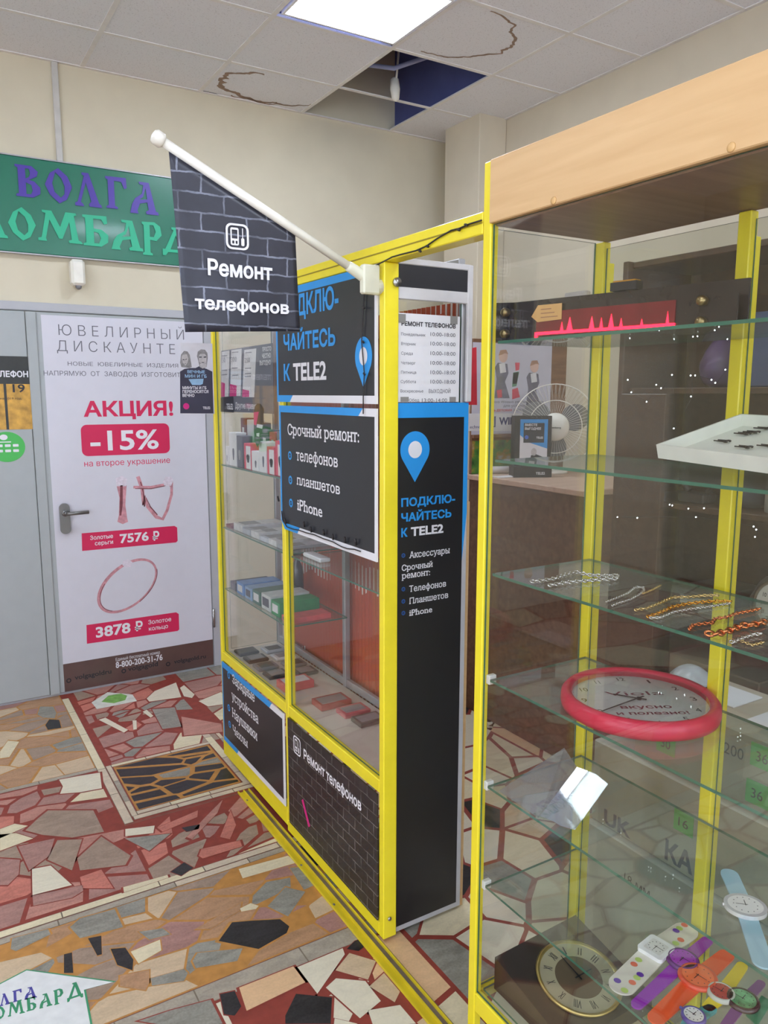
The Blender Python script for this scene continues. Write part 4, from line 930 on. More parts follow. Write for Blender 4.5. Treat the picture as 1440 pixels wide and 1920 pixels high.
# ------------------------------------------------------------------ flag on a slanted pole
GF = wall_frame(1.775)
t = thing('flagpole', (-.02, 1.775, 1.89), 'white plastic flagpole slanting up from the kiosk post', 'flagpole')
b = MB(); P0, P1 = Vector((-.045, 1.775, 1.895)), Vector((-.553, 1.775, 2.142))
b.tube([P0, P1], .0105, 14); b.build('pole', WHITEP, t)
dv = (P1-P0).normalized(); b = MB(); b.lathe([(.011, -.004), (.016, 0), (.0165, .016), (.012, .022), (.004, .024)], P1, dv, 16); b.build('pole_cap', WHITEP, t)
b = MB(); b.lathe([(.012, .09), (.0135, .08), (.017, .0), (.022, -.02)], P0-dv*.035, dv, 16); b.bbox(-.058, -.0085, 1.757, 1.781, 1.852, 1.925, .004)
b.build('pole_bracket', mat('ivory_plastic', rgb(222, 222, 200), .4), t)
t = thing('flag', (-.39, 1.775, 1.74), 'black brick-patterned flag advertising phone repair, hanging from the slanted pole', 'flag')
m = MB(); n, k = 24, 16; vs = []
for i in range(n+1):
    u = i/n; tx = -.539+(.301)*u; bx = -.516+(.288)*u; tz = 2.128-.150*u; bz = 1.738+.014*u
    for j in range(k+1):
        v = j/k; x = tx+(bx-tx)*v; z = tz+(bz-tz)*v
        vs.append((x, 1.7765+.003*math.sin(u*7+v*2)*v, z))
N_ = len(vs); th = .0012
fs = []
for i in range(n):
    for j in range(k):
        a = i*(k+1)+j; fs.append((a, a+1, a+k+2, a+k+1)); fs.append((a+N_, a+k+1+N_, a+k+2+N_, a+1+N_))
for i in range(n): a, c_ = i*(k+1), i*(k+1)+k; fs.append((a, a+k+1, a+k+1+N_, a+N_)); fs.append((c_, c_+N_, c_+k+1+N_, c_+k+1))
for j in range(k): a, c_ = j, n*(k+1)+j; fs.append((a, a+N_, a+1+N_, a+1)); fs.append((c_, c_+1, c_+1+N_, c_+N_))
m.add(vs+[(x, y+th, z) for x, y, z in vs], fs, 0, True); m.build('flag_cloth', BRICK2, t)
GFt = wall_frame(1.7728); m = MB()
a = uv(GFt, 424, 466); b_ = uv(GFt, 466, 422); phone_icon(m, GFt, a[0], b_[0], a[1], b_[1], 0); m.build('phone_mark', WPRINT, t)
m = MB(); px_text(m, GFt, 'Ремонт', 390, 520, 488, 511, 522, 'H', .03, 0); px_text(m, GFt, 'телефонов', 366, 582.5, 563, 542, 586, 'x', .03, 0); m.build('lettering', WPRINT, t)

# ------------------------------------------------------------------ fairy lights wound round the kiosk
WIRE = mat('dark_wire', rgb(34, 30, 32), .5)
fx = (Vector((-.0085, 0, 0)), -YA, ZA, -XA)
def fp(px, py, x=-.009): return meas(px, py, 0, x)
b = MB(); path = [fp(x, y) for x, y in ((528, 958), (530, 975), (538, 988), (548, 992), (560, 994), (574, 999), (590, 1003), (606, 1010), (624, 1016), (640, 1025), (652, 1029), (664, 1030), (676, 1034))]
b.tube(path, .0018, 6)
for x, y in ((536, 982), (571, 988), (584, 998), (608, 1003), (625, 1012), (648, 1018), (668, 1022), (523, 940)): p = fp(x, y); b.tube([p, p+Vector((-.004, 0, .018))], .0032, 6)
tag(b.build('fairy_lights', WIRE), 'dark fairy light wire along the lower edge of the middle kiosk sign', 'fairy lights')
b = MB(); path = [fp(x, y, -.0035 if y < 480 else -.010) for x, y in ((903, 413), (880, 420), (862, 428), (846, 432), (820, 447), (800, 461), (780, 470), (752, 477), (735, 482), (722, 489), (706, 497), (694, 503), (687, 515), (682, 560), (680, 600), (678, 640), (683, 700), (681, 745), (681, 776))]
b.tube(path, .0018, 6)
for x, y in ((872, 421), (858, 430), (800, 461), (786, 470), (700, 498), (681, 576), (680, 640), (682, 700)): p = fp(x, y, -.0035 if y < 480 else -.010); b.tube([p, p+Vector((-.004, -.012, -.004))], .003, 6)
tag(b.build('fairy_lights', WIRE), 'dark fairy light wire running along the header and down the upper sign', 'fairy lights')

# ------------------------------------------------------------------ near glass showcase
YN, YF, CD = .25, 1.351, .345
case = thing('glass_showcase', (.17, .9, 0), 'large yellow glass showcase with beech header at the right, holding jewellery and watches', 'showcase')
post(case, 0, .022, 1.325, 1.351, .0, 2.078); post(case, 0, .022, YN, YN+.025, 0, 2.078)
PROF = YEL
for y0 in (1.312, .945, YN):
    b = MB(); b.bbox(.322, CD, y0, y0+.028, .0, 1.945, .002); b.bbox(.345, .362, y0+.003, y0+.012, .05, 1.9, .001); b.bbox(.345, .362, y0+.016, y0+.025, .05, 1.9, .001)
    b.build('rear_post', YEL, case)
post(case, .001, .020, YN+.025, 1.325, .102, .152, YEL, 'rail'); post(case, .325, .343, YN+.028, 1.312, .120, .152, YEL, 'rail'); post(case, .022, .322, 1.327, 1.347, .120, .152, YEL, 'rail')
MB().bbox(-.006, .012, YN, 1.3245, 1.951, 2.077, .002).build('header_board', LWOOD, case)
MB().bbox(.012, CD, YN, 1.3245, 1.947, 1.965, .002).build('top_board', wood_mat('fumed_board', rgb(128, 100, 78), rgb(150, 120, 96)), case)
for px, py in ((1038, 376), (1371, 276)):
    p = meas(px, py, 0, -.006); MB().lathe([(.0075, 0), (.0065, .0015), (.002, .0025)], p, (-1, 0, 0), 14).build('screw_cap', mat('beige_plastic', rgb(214, 174, 116), .45), case)
pane(case, .006, .011, YN+.026, 1.3245, .153, 1.950); pane(case, .024, .321, 1.336, 1.341, .153, 1.945)
pane(case, .330, .334, .974, 1.3115, .153, 1.93, REARG, 'rear_pane'); pane(case, .336, .340, YN+.029, .944, .153, 1.93, REARG, 'rear_pane')
for z in (1.705, 1.452, 1.198, .950, .691, .437): pane(case, .014, .316, YN+.032, 1.310, z, z+.006, SHELFG, 'glass_shelf')
CLIP = mat('clip_white', rgb(238, 238, 232), .35)
for z in (.950, .691, .437): MB().bbox(.0125, .034, 1.3105, 1.3235, z-.008, z+.014, .002).build('shelf_clip', CLIP, case)

def shelf_z(z): return z+.0063
# red wall clock lying on its back
cz = shelf_z(.950); cc = Vector((.170, 1.020, cz))
ck = thing('wall_clock', cc, 'red-rimmed round wall clock lying face up on the middle shelf', 'clock')
R = .158
b = MB(); b.lathe([(R*.9, 0), (R*.985, .002), (R, .012), (R*.992, .028), (R*.95, .036), (R*.90, .036), (R*.86, .030), (R*.855, .020)], cc, (0, 0, 1), 64, cap=False); b.build('clock_rim', RED, ck)
MB().lathe([(R*.86, .0205), (0.0001, .0206)], cc, (0, 0, 1), 64, smooth=False).build('clock_face', mat('clock_face', rgb(222, 220, 218), .5, var=.01), ck)
cr = math.radians(118)   # direction of 12 o'clock
ux = Vector((math.sin(cr), -math.cos(cr), 0)); uy = Vector((math.cos(cr), math.sin(cr), 0))
a12 = (meas(1162, 1272, 2, cz+.021)-cc); a12.z = 0; uy = a12.normalized(); ux = Vector((uy.y, -uy.x, 0))
CF = (cc+ZA*.0208, ux, uy, ZA)
m = MB()
for h_ in range(1, 13):
    a = math.radians(90-30*h_); cu, cv = .72*R*math.cos(a), .72*R*math.sin(a); s_ = str(h_); w_ = sum(.005 if q_ == '1' else .011 for q_ in s_); put_text(m, CF, s_, cu-w_/2, cu+w_/2, cv-.010, .020, 'H', 0, .0003)
for h_ in range(60):
    a = math.radians(6*h_); r0 = .83*R; m.poly([(r0*math.cos(a)-.0006*math.sin(a), r0*math.sin(a)+.0006*math.cos(a)), (r0*math.cos(a)+.0006*math.sin(a), r0*math.sin(a)-.0006*math.cos(a)), ((r0+.003)*math.cos(a), (r0+.003)*math.sin(a))], CF, .0003)
m.build('numerals', DARKTXT, ck)
m = MB(); put_text(m, CF, 'вкусно', -.052, .052, -.046, .013, 'x', .02, .0003); put_text(m, CF, 'и полезно!', -.07, .075, -.076, .012, 'x', .02, .0003); put_text(m, CF, 'Viola', -.06, .062, .022, .022, 'H', .0, .0003); m.build('red_lettering', mat('wine_print', rgb(140, 60, 80), .5), ck)
b = MB()
for ang, L, wd in ((150, .088, .0035), (200, .115, .0028)):
    pass
tipa = meas(1112, 1340, 2, cz+.024); tipa = (tipa-cc); tipa.z = 0
for tip, wd in ((tipa, .004), (tipa.normalized()*.055+uy*.055, .005)):
    d_ = tip.normalized(); n_ = Vector((-d_.y, d_.x, 0)); q = [cc-d_*.015+n_*wd*.5, cc-d_*.015-n_*wd*.5, cc+tip-n_*wd*.3, cc+tip+n_*wd*.3]
    zz = .0245 if wd == .004 else .0230
    b.add([p+ZA*zz for p in q]+[p+ZA*(zz+.0008) for p in q], [(0, 3, 2, 1), (4, 5, 6, 7), (0, 1, 5, 4), (1, 2, 6, 5), (2, 3, 7, 6), (3, 0, 4, 7)])
b.lathe([(.005, .0209), (.005, .0255), (.001, .0262)], cc, (0, 0, 1), 14); b.build('clock_hands', BLACKP, ck)
MB().lathe([(R*.852, .0300), (R*.852, .0315), (.0001, .0316)], cc, (0, 0, 1), 48, smooth=False).build('clock_glass', GLASS, ck)

# black advertising sign with red light line on the top shelf
zs = shelf_z(1.705)
Pl, Pr = Vector((.024, 1.300, zs)), Vector((.135, .79, zs))
Pl.x, Pr.x = .046, .150; pL = meas(928, 637, 0, .046); pR = meas(1390, 597, 0, .150); Pl.y = pL.y; Pr.y = pR.y
su = (Pr-Pl).normalized(); sn = Vector((-su.y, su.x, 0)); sn = sn if sn.x < 0 else -sn
SG = (Pl, su, ZA, sn); L = (Pr-Pl).length
t = thing('light_sign', (Pl+Pr)/2, 'black acrylic light sign with a glowing red line on the top shelf', 'sign')
ACR = mat('black_acrylic', rgb(44, 38, 38), .12, var=.1, coat=.4)
MB().prism(rect(0, L, .001, .085), SG, -.030, -.024).build('back_panel', ACR, t)
MB().prism([(0, .001), (L*.985, .001), (L*.985, .060), (L*.33, .074), (0, .085)], SG, -.004, 0).build('front_panel', ACR, t)
for uu, vv in ((.033, .062), (.033, .017), (L*.875, .050), (L*.875, .014)):
    b = MB(); b.lathe([(.0085, .0), (.0092, .002), (.0092, .012), (.007, .016), (.001, .017)], SG[0]+su*uu+ZA*vv, sn, 18); b.tube([SG[0]+su*uu+ZA*vv-sn*.024, SG[0]+su*uu+ZA*vv-sn*.004], .006, 10); b.build('standoff_bolt', mat('old_brass', rgb(150, 132, 90), .3, .9), t)
REDL = mat('red_light', rgb(255, 30, 60), .4, emit=(rgb(255, 20, 50), 5.0)); REDA = mat('red_acrylic', rgb(120, 30, 36), .25, var=.2)
MB().prism(rect(L*.21, L*.78, .016, .056), SG, .0005, .0035).build('red_acrylic_strip', REDA, t)
m = MB(); m.prism(rect(L*.205, L*.78, .010, .0155), SG, .0005, .0045); m.prism(rect(L*.205, L*.215, .001, .010), SG, .0005, .0045)
for uu, hh, ww in ((.33, .018, .008), (.365, .026, .014), (.46, .024, .012), (.50, .02, .008), (.54, .026, .012), (.58, .016, .007), (.66, .012, .006), (.755, .022, .006)):
    m.poly([(L*uu-ww/2, .0155), (L*uu+ww/2, .0155), (L*uu, .0155+hh)], SG, .0042)
m.build('red_light_line', REDL, t)
q0 = L*.19; pts = [(q0, .048), (q0+.016, .036), (q0+.075, .038), (q0+.075, .070), (q0+.016, .070)]
t2 = thing('price_tag', SG[0]+su*(q0+.04)+ZA*.05+sn*.006, 'tan card price tag leaning on the black light sign', 'tag')
MB().prism(pts, SG, .0055, .0065).build('tag_card', CARD, t2)
m = MB()
for k in range(3): m.poly(rect(q0+.024, q0+.066-.008*k, .044+.008*k, .0458+.008*k), SG, .0068)
m.build('tag_print', mat('faded_print', rgb(150, 100, 70), .7), t2)
# little watch box standing on the sign's back panel
bz = zs+.0855; tb = SG[0]+su*(L*.56)-sn*.027
b = MB(); o_ = tb; b.prism(rect(-.028, .028, 0, .016), (Vector((o_.x, o_.y, bz)), su, ZA, sn), -.012, .012); bxo = b.build('jewel_box', BLACKP)
tag(bxo, 'tiny black box with gilt rim on top of the black light sign', 'box')
bl = MB(); bl.prism(rect(-.024, .024, .016, .019), (Vector((o_.x, o_.y, bz)), su, ZA, sn), -.010, .010); bl.build('gilt_rim', GOLD, bxo)

# white tray propped up at the back on the upper shelf
z1 = shelf_z(1.452)
A = meas(1234, 859, 2, 1.462); A = meas(1234, 859, 0, .095); B_ = meas(1440, 888, 0, .055)
du = (B_-A).normalized(); Cc = meas(1432, 765, 0, .31) - meas(1234, 828, 0, .095)
vv = (Cc - du*Cc.dot(du)).normalized(); nn = du.cross(vv); nn = nn if nn.z > 0 else -nn
TR = (A, du, vv, nn); TL, TW = .42, .205
t = thing('display_tray', A, 'shallow white jewellery tray tilted on the upper shelf', 'tray')
TRW = mat('tray_white', rgb(226, 226, 212), .5)
b = MB(); b.prism(rect(0, TL, 0, TW), TR, 0, .004); hh = .026
b.prism(rect(0, TL, 0, .005), TR, .004, hh); b.prism(rect(0, TL, TW-.005, TW), TR, .004, hh); b.prism(rect(0, .005, .005, TW-.005), TR, .004, hh); b.prism(rect(TL-.005, TL, .005, TW-.005), TR, .004, hh)
b.build('tray_body', TRW, t)
lowest = min((A+du*u+vv*v).z for u in (0, TL) for v in (0, TW))
t.location.z += max(0, z1-lowest)
back = max(.006, (A+vv*TW).z-z1)
DJ = mat('oxidised_silver', rgb(70, 64, 60), .35, .8)
jw = ['nearest the left corner of', 'second from the left corner of', 'in the middle of', 'behind the middle one in', 'near the raised edge of', 'at the right end of']
for k, (px, py) in enumerate(((1350, 829), (1388, 815), (1405, 812), (1425, 805), (1432, 838), (1390, 840))):
    dd = _fw+_rt*((px-720)/F_PX)-_up*((py-960)/F_PX); T_ = (A-CAM+nn*.006).dot(nn)/dd.dot(nn); p = CAM+dd*T_ + nn*.002
    b = MB(); uu_ = (p-A).dot(du); v_ = (p-A).dot(vv); F_ = (p, du, vv, nn)
    b.tube([p-du*.014, p+du*.014], .0013, 6); b.tube([p-du*.010+vv*.006, p+du*.018+vv*.006], .0013, 6); b.tube([p+du*(.014+.006*math.cos(a))+vv*(.003+.006*math.sin(a)) for a in [i*.7 for i in range(9)]], .0012, 6)
    o = b.build('hairpin', DJ); tag(o, 'dark pair of hairpins %s the white tray' % jw[k], 'jewellery', 'dark hairpins in the tray'); o.location.z += max(0, z1-lowest)

# chains and bracelets on the second shelf
zc_ = shelf_z(1.198)
CH = [('silver', .0045, 'thick silver curb bracelet at the left end of the glass shelf', [(982,1093),(1010,1090),(1042,1085),(1062,1078),(1080,1073),(1102,1078),(1130,1080),(1160,1079),(1157,1085),(1128,1087),(1090,1090),(1060,1093),(1030,1098),(1005,1101)]),
 ('silver', .0026, 'thin silver chain looped beside the thick silver bracelet', [(1138,1128),(1160,1120),(1178,1112),(1192,1101),(1206,1102),(1208,1108),(1196,1117),(1182,1124),(1160,1131),(1138,1138)]),
 ('goldsilver', .0024, 'thin pale gold chain trailing off from the silver loop', [(1206,1113),(1222,1107),(1240,1097)]),
 ('goldsilver', .0032, 'mixed gold and silver bracelet stretched in the middle of the shelf', [(1193,1144),(1212,1141),(1235,1132),(1262,1120),(1290,1120),(1320,1117),(1350,1116)]),
 ('gold', .0038, 'yellow gold rope bracelet in the middle of the shelf', [(1208,1158),(1235,1150),(1262,1138),(1290,1132),(1330,1128),(1375,1128)]),
 ('silver', .0028, 'silver chain with a small cross hanging near the shelf edge', [(1212,1161),(1240,1158),(1262,1148),(1290,1143),(1320,1139),(1372,1131)]),
 ('rose', .0034, 'rose gold bracelet bent near the rear yellow post', [(1293,1180),(1300,1172),(1335,1168),(1341,1160),(1360,1158),(1384,1150),(1400,1147),(1428,1141)]),
 ('rose', .0060, 'thick twisted copper-gold bracelet at the front right of the shelf', [(1312,1193),(1340,1190),(1370,1182),(1392,1173),(1410,1172),(1440,1164)]),
 ('silver', .0032, 'silver link bracelet at the front edge of the glass shelf', [(1341,1212),(1370,1206),(1392,1197),(1412,1190),(1432,1188)]),
 ('goldsilver', .0026, 'fine two-tone chain behind the silver link bracelet at the right', [(1392,1203),(1410,1210),(1435,1204)])]
CM = {'silver': SILVER, 'gold': GOLD, 'rose': ROSE, 'goldsilver': mat('pale_gold', rgb(220, 196, 140), .22, 1.0)}
for kind, r, lab, pts in CH:
    P = [meas(x, y, 2, zc_+r) for x, y in pts]; b = MB()
    for p in P: p.x = min(max(p.x, .026), .306); seg = r*2.0; acc = []
    # walk along the line and set one flat link at every step
    tot = sum((P[i+1]-P[i]).length for i in range(len(P)-1)); n = max(3, int(tot/seg)); 
    for k in range(n):
        s_ = tot*k/n; i = 0
        while i < len(P)-2 and s_ > (P[i+1]-P[i]).length: s_ -= (P[i+1]-P[i]).length; i += 1
        d_ = (P[i+1]-P[i]); p = P[i]+d_*(s_/max(d_.length, 1e-6)); d_ = d_.normalized(); nrm = Vector((-d_.y, d_.x, 0)); tw = 1 if k % 2 else -1
        up_ = (ZA*.75+nrm*.66*tw).normalized(); sd = d_.cross(up_)
        b.tube([p+d_*r*1.25*math.cos(a)+sd*r*.8*math.sin(a)+ZA*.0004 for a in [2*math.pi*q/8 for q in range(8)]], r*.42, 5, closed=True)
    o = b.build('bracelet', CM[kind]); tag(o, lab, 'bracelet', 'chains and bracelets on the glass shelf')
    if 'cross' in lab:
        p = meas(1285, 1150, 2, zc_+.002); b = MB(); b.box(p.x-.002, p.x+.002, p.y-.012, p.y+.008, zc_, zc_+.0015); b.box(p.x-.007, p.x+.007, p.y+.0, p.y+.004, zc_, zc_+.0016); b.build('cross_pendant', SILVER, o)

# ------------------------------------------------------------------ watches laid out on the lower shelves
def watch(label, e0, dial, e1, zsh, wd, strap, casem, shape, R, dialm, dots=None, group=None):
    zb = shelf_z(zsh); A = meas(*e0, 2, zb); D = meas(*dial, 2, zb); B_ = meas(*e1, 2, zb)
    for E_ in (A, B_):                           # keep the strap ends between the panes
        for lim, sg in ((.021, 1), (.310, -1)):
            if (E_.x-lim)*sg < 0 and abs(E_.x-D.x) > 1e-6: E_.xyz = D+(E_-D)*((lim-D.x)/(E_.x-D.x))
    t = thing('wristwatch', D, label, 'watch', group); b = MB()
    for E_, k in ((A, 1), (B_, -1)):
        d_ = (E_-D); Ln = d_.length; d_ = d_.normalized(); n_ = Vector((-d_.y, d_.x, 0)); F_ = (D, d_, n_ if True else n_, ZA)
        w0, w1 = wd/2, wd/2*(.82 if shape == 'round' else 1)
        pts = [(R*.5, -w0), (Ln-w1, -w1)]+[(Ln-w1+w1*math.sin(math.radians(a)), -w1*math.cos(math.radians(a))) for a in range(15, 180, 15)]+[(Ln-w1, w1), (R*.5, w0)]
        b.prism(pts, F_, .0002, .0035)
        if dots and k: pass
    b.build('strap', strap, t)
    ax = (A-B_).normalized(); pn = Vector((-ax.y, ax.x, 0)); F2 = (D, ax, pn, ZA)
    b = MB()
    if shape == 'round': b.lathe([(R, .0036), (R*1.04, .006), (R*1.0, .011), (R*.86, .0125), (R*.78, .0112)], D, (0, 0, 1), 32, cap=False)
    elif shape == 'oval': b.prism(ellipse(0, 0, R, R*1.12, 32), F2, .0036, .011)
    else: b.prism(rrect(-R, R, -R*.95, R*.95, .008), F2, .0036, .012)
    b.tube([D+pn*R+ZA*.007, D+pn*(R+.006)+ZA*.007], .003, 8)
    b.build('watch_case', casem, t)
    b = MB(); dd = .0116 if shape == 'round' else (.0113 if shape == 'oval' else .0123)
    b.poly(ellipse(0, 0, R*.8, R*.8 if shape == 'round' else R*.92, 30) if shape != 'square' else rrect(-R*.66, R*.66, -R*.62, R*.62, .004), F2, dd); b.build('dial', dialm, t)
    b = MB()
    for a in range(0, 360, 30): r0 = R*.62 if shape != 'square' else R*.5; c_, s_ = math.cos(math.radians(a)), math.sin(math.radians(a)); b.poly(ellipse(r0*c_, r0*s_, .0012, .0012, 6), F2, dd+.0004)
    b.poly([(-.0008, -.004), (.0008, -.004), (.0006, R*.5), (-.0006, R*.5)], F2, dd+.0006); b.poly([(-.003, -.0009), (R*.4, -.0006), (R*.4, .0006), (-.003, .0009)], F2, dd+.0008)
    b.build('hands', DARKTXT, t)
    if dots:
        for k, mm in enumerate(dots):
            b = MB()
            for E_ in (A, B_):
                d_ = E_-D; Ln = d_.length; d_ = d_.normalized(); n_ = Vector((-d_.y, d_.x, 0)); q = .052+k*.016; 
                while q < Ln-.01:
                    b.poly([(x+.0035*math.sin(7*k), y) for x, y in ellipse(q, (-1 if int(q*100+k) % 2 else 1)*wd*.22, .007, .0075, 10)], (D, d_, n_, ZA), .0040); q += .048
            b.build('fruit_print', mm, t)
    return t
LIME = mat('lime_print', rgb(186, 214, 110), .5); ORNG = mat('orange_print', rgb(232, 110, 84), .5); VIO = mat('violet_print', rgb(96, 56, 170), .5)
WSTRAP = mat('white_strap', rgb(226, 222, 206), .45); PURP = mat('purple_rubber', rgb(150, 40, 178), .25, coat=.3); OREO = mat('orange_rubber', rgb(244, 92, 44), .3, coat=.2)
LBLUE = mat('pale_blue_leather', rgb(166, 200, 208), .55); DIALW = mat('dial_white', rgb(228, 226, 220), .3, coat=.4)
ZW = .437
watch('white wristwatch with square case and fruit-printed strap', (1142,1873), (1230,1785), (1318,1725), ZW, .052, WSTRAP, mat('white_case', rgb(240,240,238), .3), 'square', .030, DIALW, (LIME, ORNG, VIO))
watch('glossy purple plastic wristwatch with round dial', (1174,1904), (1280,1806), (1370,1726), ZW, .028, PURP, mat('dark_purple', rgb(96, 26, 120), .3, coat=.3), 'round', .032, mat('purple_dial', rgb(170, 62, 190), .6))
watch('bright orange plastic wristwatch beside the purple one', (1196,1943), (1308,1838), (1404,1757), ZW, .038, OREO, mat('orange_case', rgb(226, 84, 52), .3, coat=.3), 'round', .037, mat('orange_dial', rgb(250, 120, 70), .6))
watch('pale blue wristwatch with silver oval case on the higher shelf', (1364,1632), (1397,1707), (1452,1872), .691, .032, LBLUE, mat('bright_bezel', rgb(226, 226, 224), .25, .35), 'oval', .032, DIALW)
watch('small yellow toy wristwatch below the orange one', (1395,1808), (1352,1868), (1322,1896), ZW, .026, mat('yellow_strap', rgb(226, 200, 40), .4), mat('clear_case', rgb(196, 196, 180), .15), 'round', .026, mat('dial_red', rgb(190, 70, 60), .4))
watch('dark round toy wristwatch at the lower right corner of the glass', (1430,1842), (1392,1882), (1352,1936), ZW, .020, mat('violet_strap', rgb(120, 70, 130), .4), mat('brown_case', rgb(58, 40, 44), .25, coat=.4), 'round', .030, mat('dial_multi', rgb(110, 170, 120), .3, var=.5, scale=60))
watch('teal and purple toy wristwatch at the bottom edge of the view', (1340,1890), (1300,1912), (1272,1950), ZW, .026, mat('teal_strap', rgb(60, 150, 150), .4, var=.4, scale=60), mat('teal_case', rgb(90, 80, 150), .3), 'round', .022, DIALW)
t = thing('price_label', meas(1428, 1888, 2, shelf_z(ZW)), 'small green label card beside the dark toy wristwatch', 'label')
q = [meas(x, y, 2, shelf_z(ZW)) for x, y in ((1398, 1905), (1428, 1868), (1448, 1880), (1420, 1925))]
b = MB(); b.add([p+ZA*.0005 for p in q]+[p+ZA*.0022 for p in q], [(3, 2, 1, 0), (4, 5, 6, 7), (0, 1, 5, 4), (1, 2, 6, 5), (2, 3, 7, 6), (3, 0, 4, 7)]); b.build('label_card', mat('label_green', rgb(60, 130, 96), .5, var=.3), t)

# gilt dialled table clock on the bottom glass
pane(case, .024, .320, YN+.032, 1.320, .153, .159, SHELFG, 'base_pane')
zb = .1595
t = thing('table_clock', (.17, 1.16, zb), 'black square table clock with gilt roman dial on the bottom of the showcase', 'clock')
b = MB(); x0, x1_, y0, y1 = .045, .315, 1.055, 1.305
ht = {(x0, y0): .035, (x1_, y0): .045, (x1_, y1): .095, (x0, y1): .085}
ks = [(x0, y0), (x1_, y0), (x1_, y1), (x0, y1)]
b.add([(x, y, zb) for x, y in ks]+[(x, y, zb+ht[x, y]) for x, y in ks], [(3, 2, 1, 0), (4, 5, 6, 7), (0, 1, 5, 4), (1, 2, 6, 5), (2, 3, 7, 6), (3, 0, 4, 7)])
b.build('clock_body', mat('dark_brown_case', rgb(48, 40, 36), .3, coat=.3), t)
c0 = Vector((.185, 1.165, zb+.0655)); an = Vector((-.037, -.2, 1)).normalized(); u_ = XA-an*an.x; u_.normalize(); v_ = an.cross(u_); CFr = (c0, u_, v_, an)
MB().lathe([(.098, .0), (.102, .008), (.096, .012), (.091, .005)], c0, an, 48, cap=False).build('gilt_bezel', mat('antique_gold', rgb(196, 172, 104), .28, .9), t)
m = MB(); put_fill(m, CFr, [ellipse(0, 0, .092, .092, 48), ellipse(0, 0, .056, .056, 40)], .006); m.build('chapter_ring', mat('ring_champagne', rgb(198, 190, 160), .35, .4), t)
m = MB(); m.poly(ellipse(0, 0, .056, .056, 40), CFr, .0055); m.build('dial_centre', mat('dial_bronze', rgb(112, 96, 76), .4, .4), t)
m = MB()
for k, s_ in enumerate(('XII', 'I', 'II', 'III', 'IV', 'V', 'VI', 'VII', 'VIII', 'IX', 'X', 'XI')):
    a = math.radians(90-30*k+14); r_ = .073; O2 = c0+u_*r_*math.cos(a)+v_*r_*math.sin(a); ur = u_*math.sin(a)-v_*math.cos(a); vr = u_*math.cos(a)+v_*math.sin(a)
    put_text(m, (O2, ur, vr, an), s_, -.0016-.0030*(len(s_)-1)**.8-(.002 if s_ in 'VX' else 0), .0016+.0030*(len(s_)-1)**.8+(.002 if s_ in 'VX' else 0), -.011, .022, 'H', .01, .0066)
m.build('roman_numerals', DARKTXT, t)
m = MB(); m.poly([(-.002, -.01), (.002, -.01), (.001, .062), (-.001, .062)], CFr, .0085); m.poly([(-.012, -.002), (.04, -.0012), (.04, .0012), (-.012, .002)], CFr, .0095); m.build('clock_hands', BLACKP, t)

# creased plastic sleeve added over the watches, tilted to mirror the ceiling lamp as streaks
SLV = bpy.data.materials.new('glare_sleeve'); SLV.use_nodes = True; nt = SLV.node_tree
for n in list(nt.nodes): nt.nodes.remove(n)
out = nt.nodes.new('ShaderNodeOutputMaterial'); tr_ = nt.nodes.new('ShaderNodeBsdfTransparent'); tr_.inputs[0].default_value = (.9, .9, .92, 1)
pb = nt.nodes.new('ShaderNodeBsdfPrincipled'); pb.inputs['Base Color'].default_value = (*rgb(176, 178, 186), 1); pb.inputs['Roughness'].default_value = .06; pb.inputs['Specular IOR Level'].default_value = 1.0; pb.inputs['Coat Weight'].default_value = 1.0; pb.inputs['Coat Roughness'].default_value = .04
no = nt.nodes.new('ShaderNodeTexNoise'); no.inputs['Scale'].default_value = 22; bp = nt.nodes.new('ShaderNodeBump'); bp.inputs['Strength'].default_value = .02; nt.links.new(no.outputs['Fac'], bp.inputs['Height']); nt.links.new(bp.outputs['Normal'], pb.inputs['Normal']); nt.links.new(bp.outputs['Normal'], pb.inputs['Coat Normal'])
mx = nt.nodes.new('ShaderNodeMixShader'); mx.inputs[0].default_value = .42; nt.links.new(tr_.outputs[0], mx.inputs[1]); nt.links.new(pb.outputs[0], mx.inputs[2]); nt.links.new(mx.outputs[0], out.inputs[0])
zs4 = shelf_z(.691)
nL = Vector((-.33, -.02, .944)).normalized()
b = MB()
def onplane(px, py, p0, n_):
    d_ = _fw+_rt*((px-720)/F_PX)-_up*((py-960)/F_PX); return CAM+d_*((p0-CAM).dot(n_)/d_.dot(n_))
g0 = [(912,1482),(1060,1392),(1082,1440),(980,1556)]
strips = [[(1012,1530),(1082,1438),(1104,1446),(1038,1540)], [(1050,1548),(1118,1452),(1140,1470),(1078,1556)]]
p0 = meas(1030, 1540, 2, zs4+.0012)
Q = [[onplane(x, y, p0, nL) for x, y in s_] for s_ in strips]
lowq = min(p.z for q in Q for p in q)
Q = [[p+ZA*max(0, zs4+.001-lowq) for p in q] for q in Q]
for q in Q: b.add(q, [(0, 1, 2, 3)])
b.add([Q[0][3], Q[0][2], Q[1][1], Q[1][0]], [(0, 1, 2, 3)])
b.add([meas(x, y, 2, zs4+.001) for x, y in ((932, 1484), (1058, 1402), (1078, 1436))]+[Q[0][1], Q[0][0], meas(1000, 1536, 2, zs4+.001)], [(0, 1, 2, 3, 4, 5)])
b.v = [(min(max(v[0], .02), .31), v[1], max(v[2], zs4+.0008)) for v in b.v]
me_o = b.build('glare_sleeve', SLV)
sol = me_o.modifiers.new('thick', 'SOLIDIFY'); sol.thickness = .0006; sol.offset = 1
tag(me_o, 'creased shiny plastic sleeve on the shelf under the red clock', 'plastic sleeve')

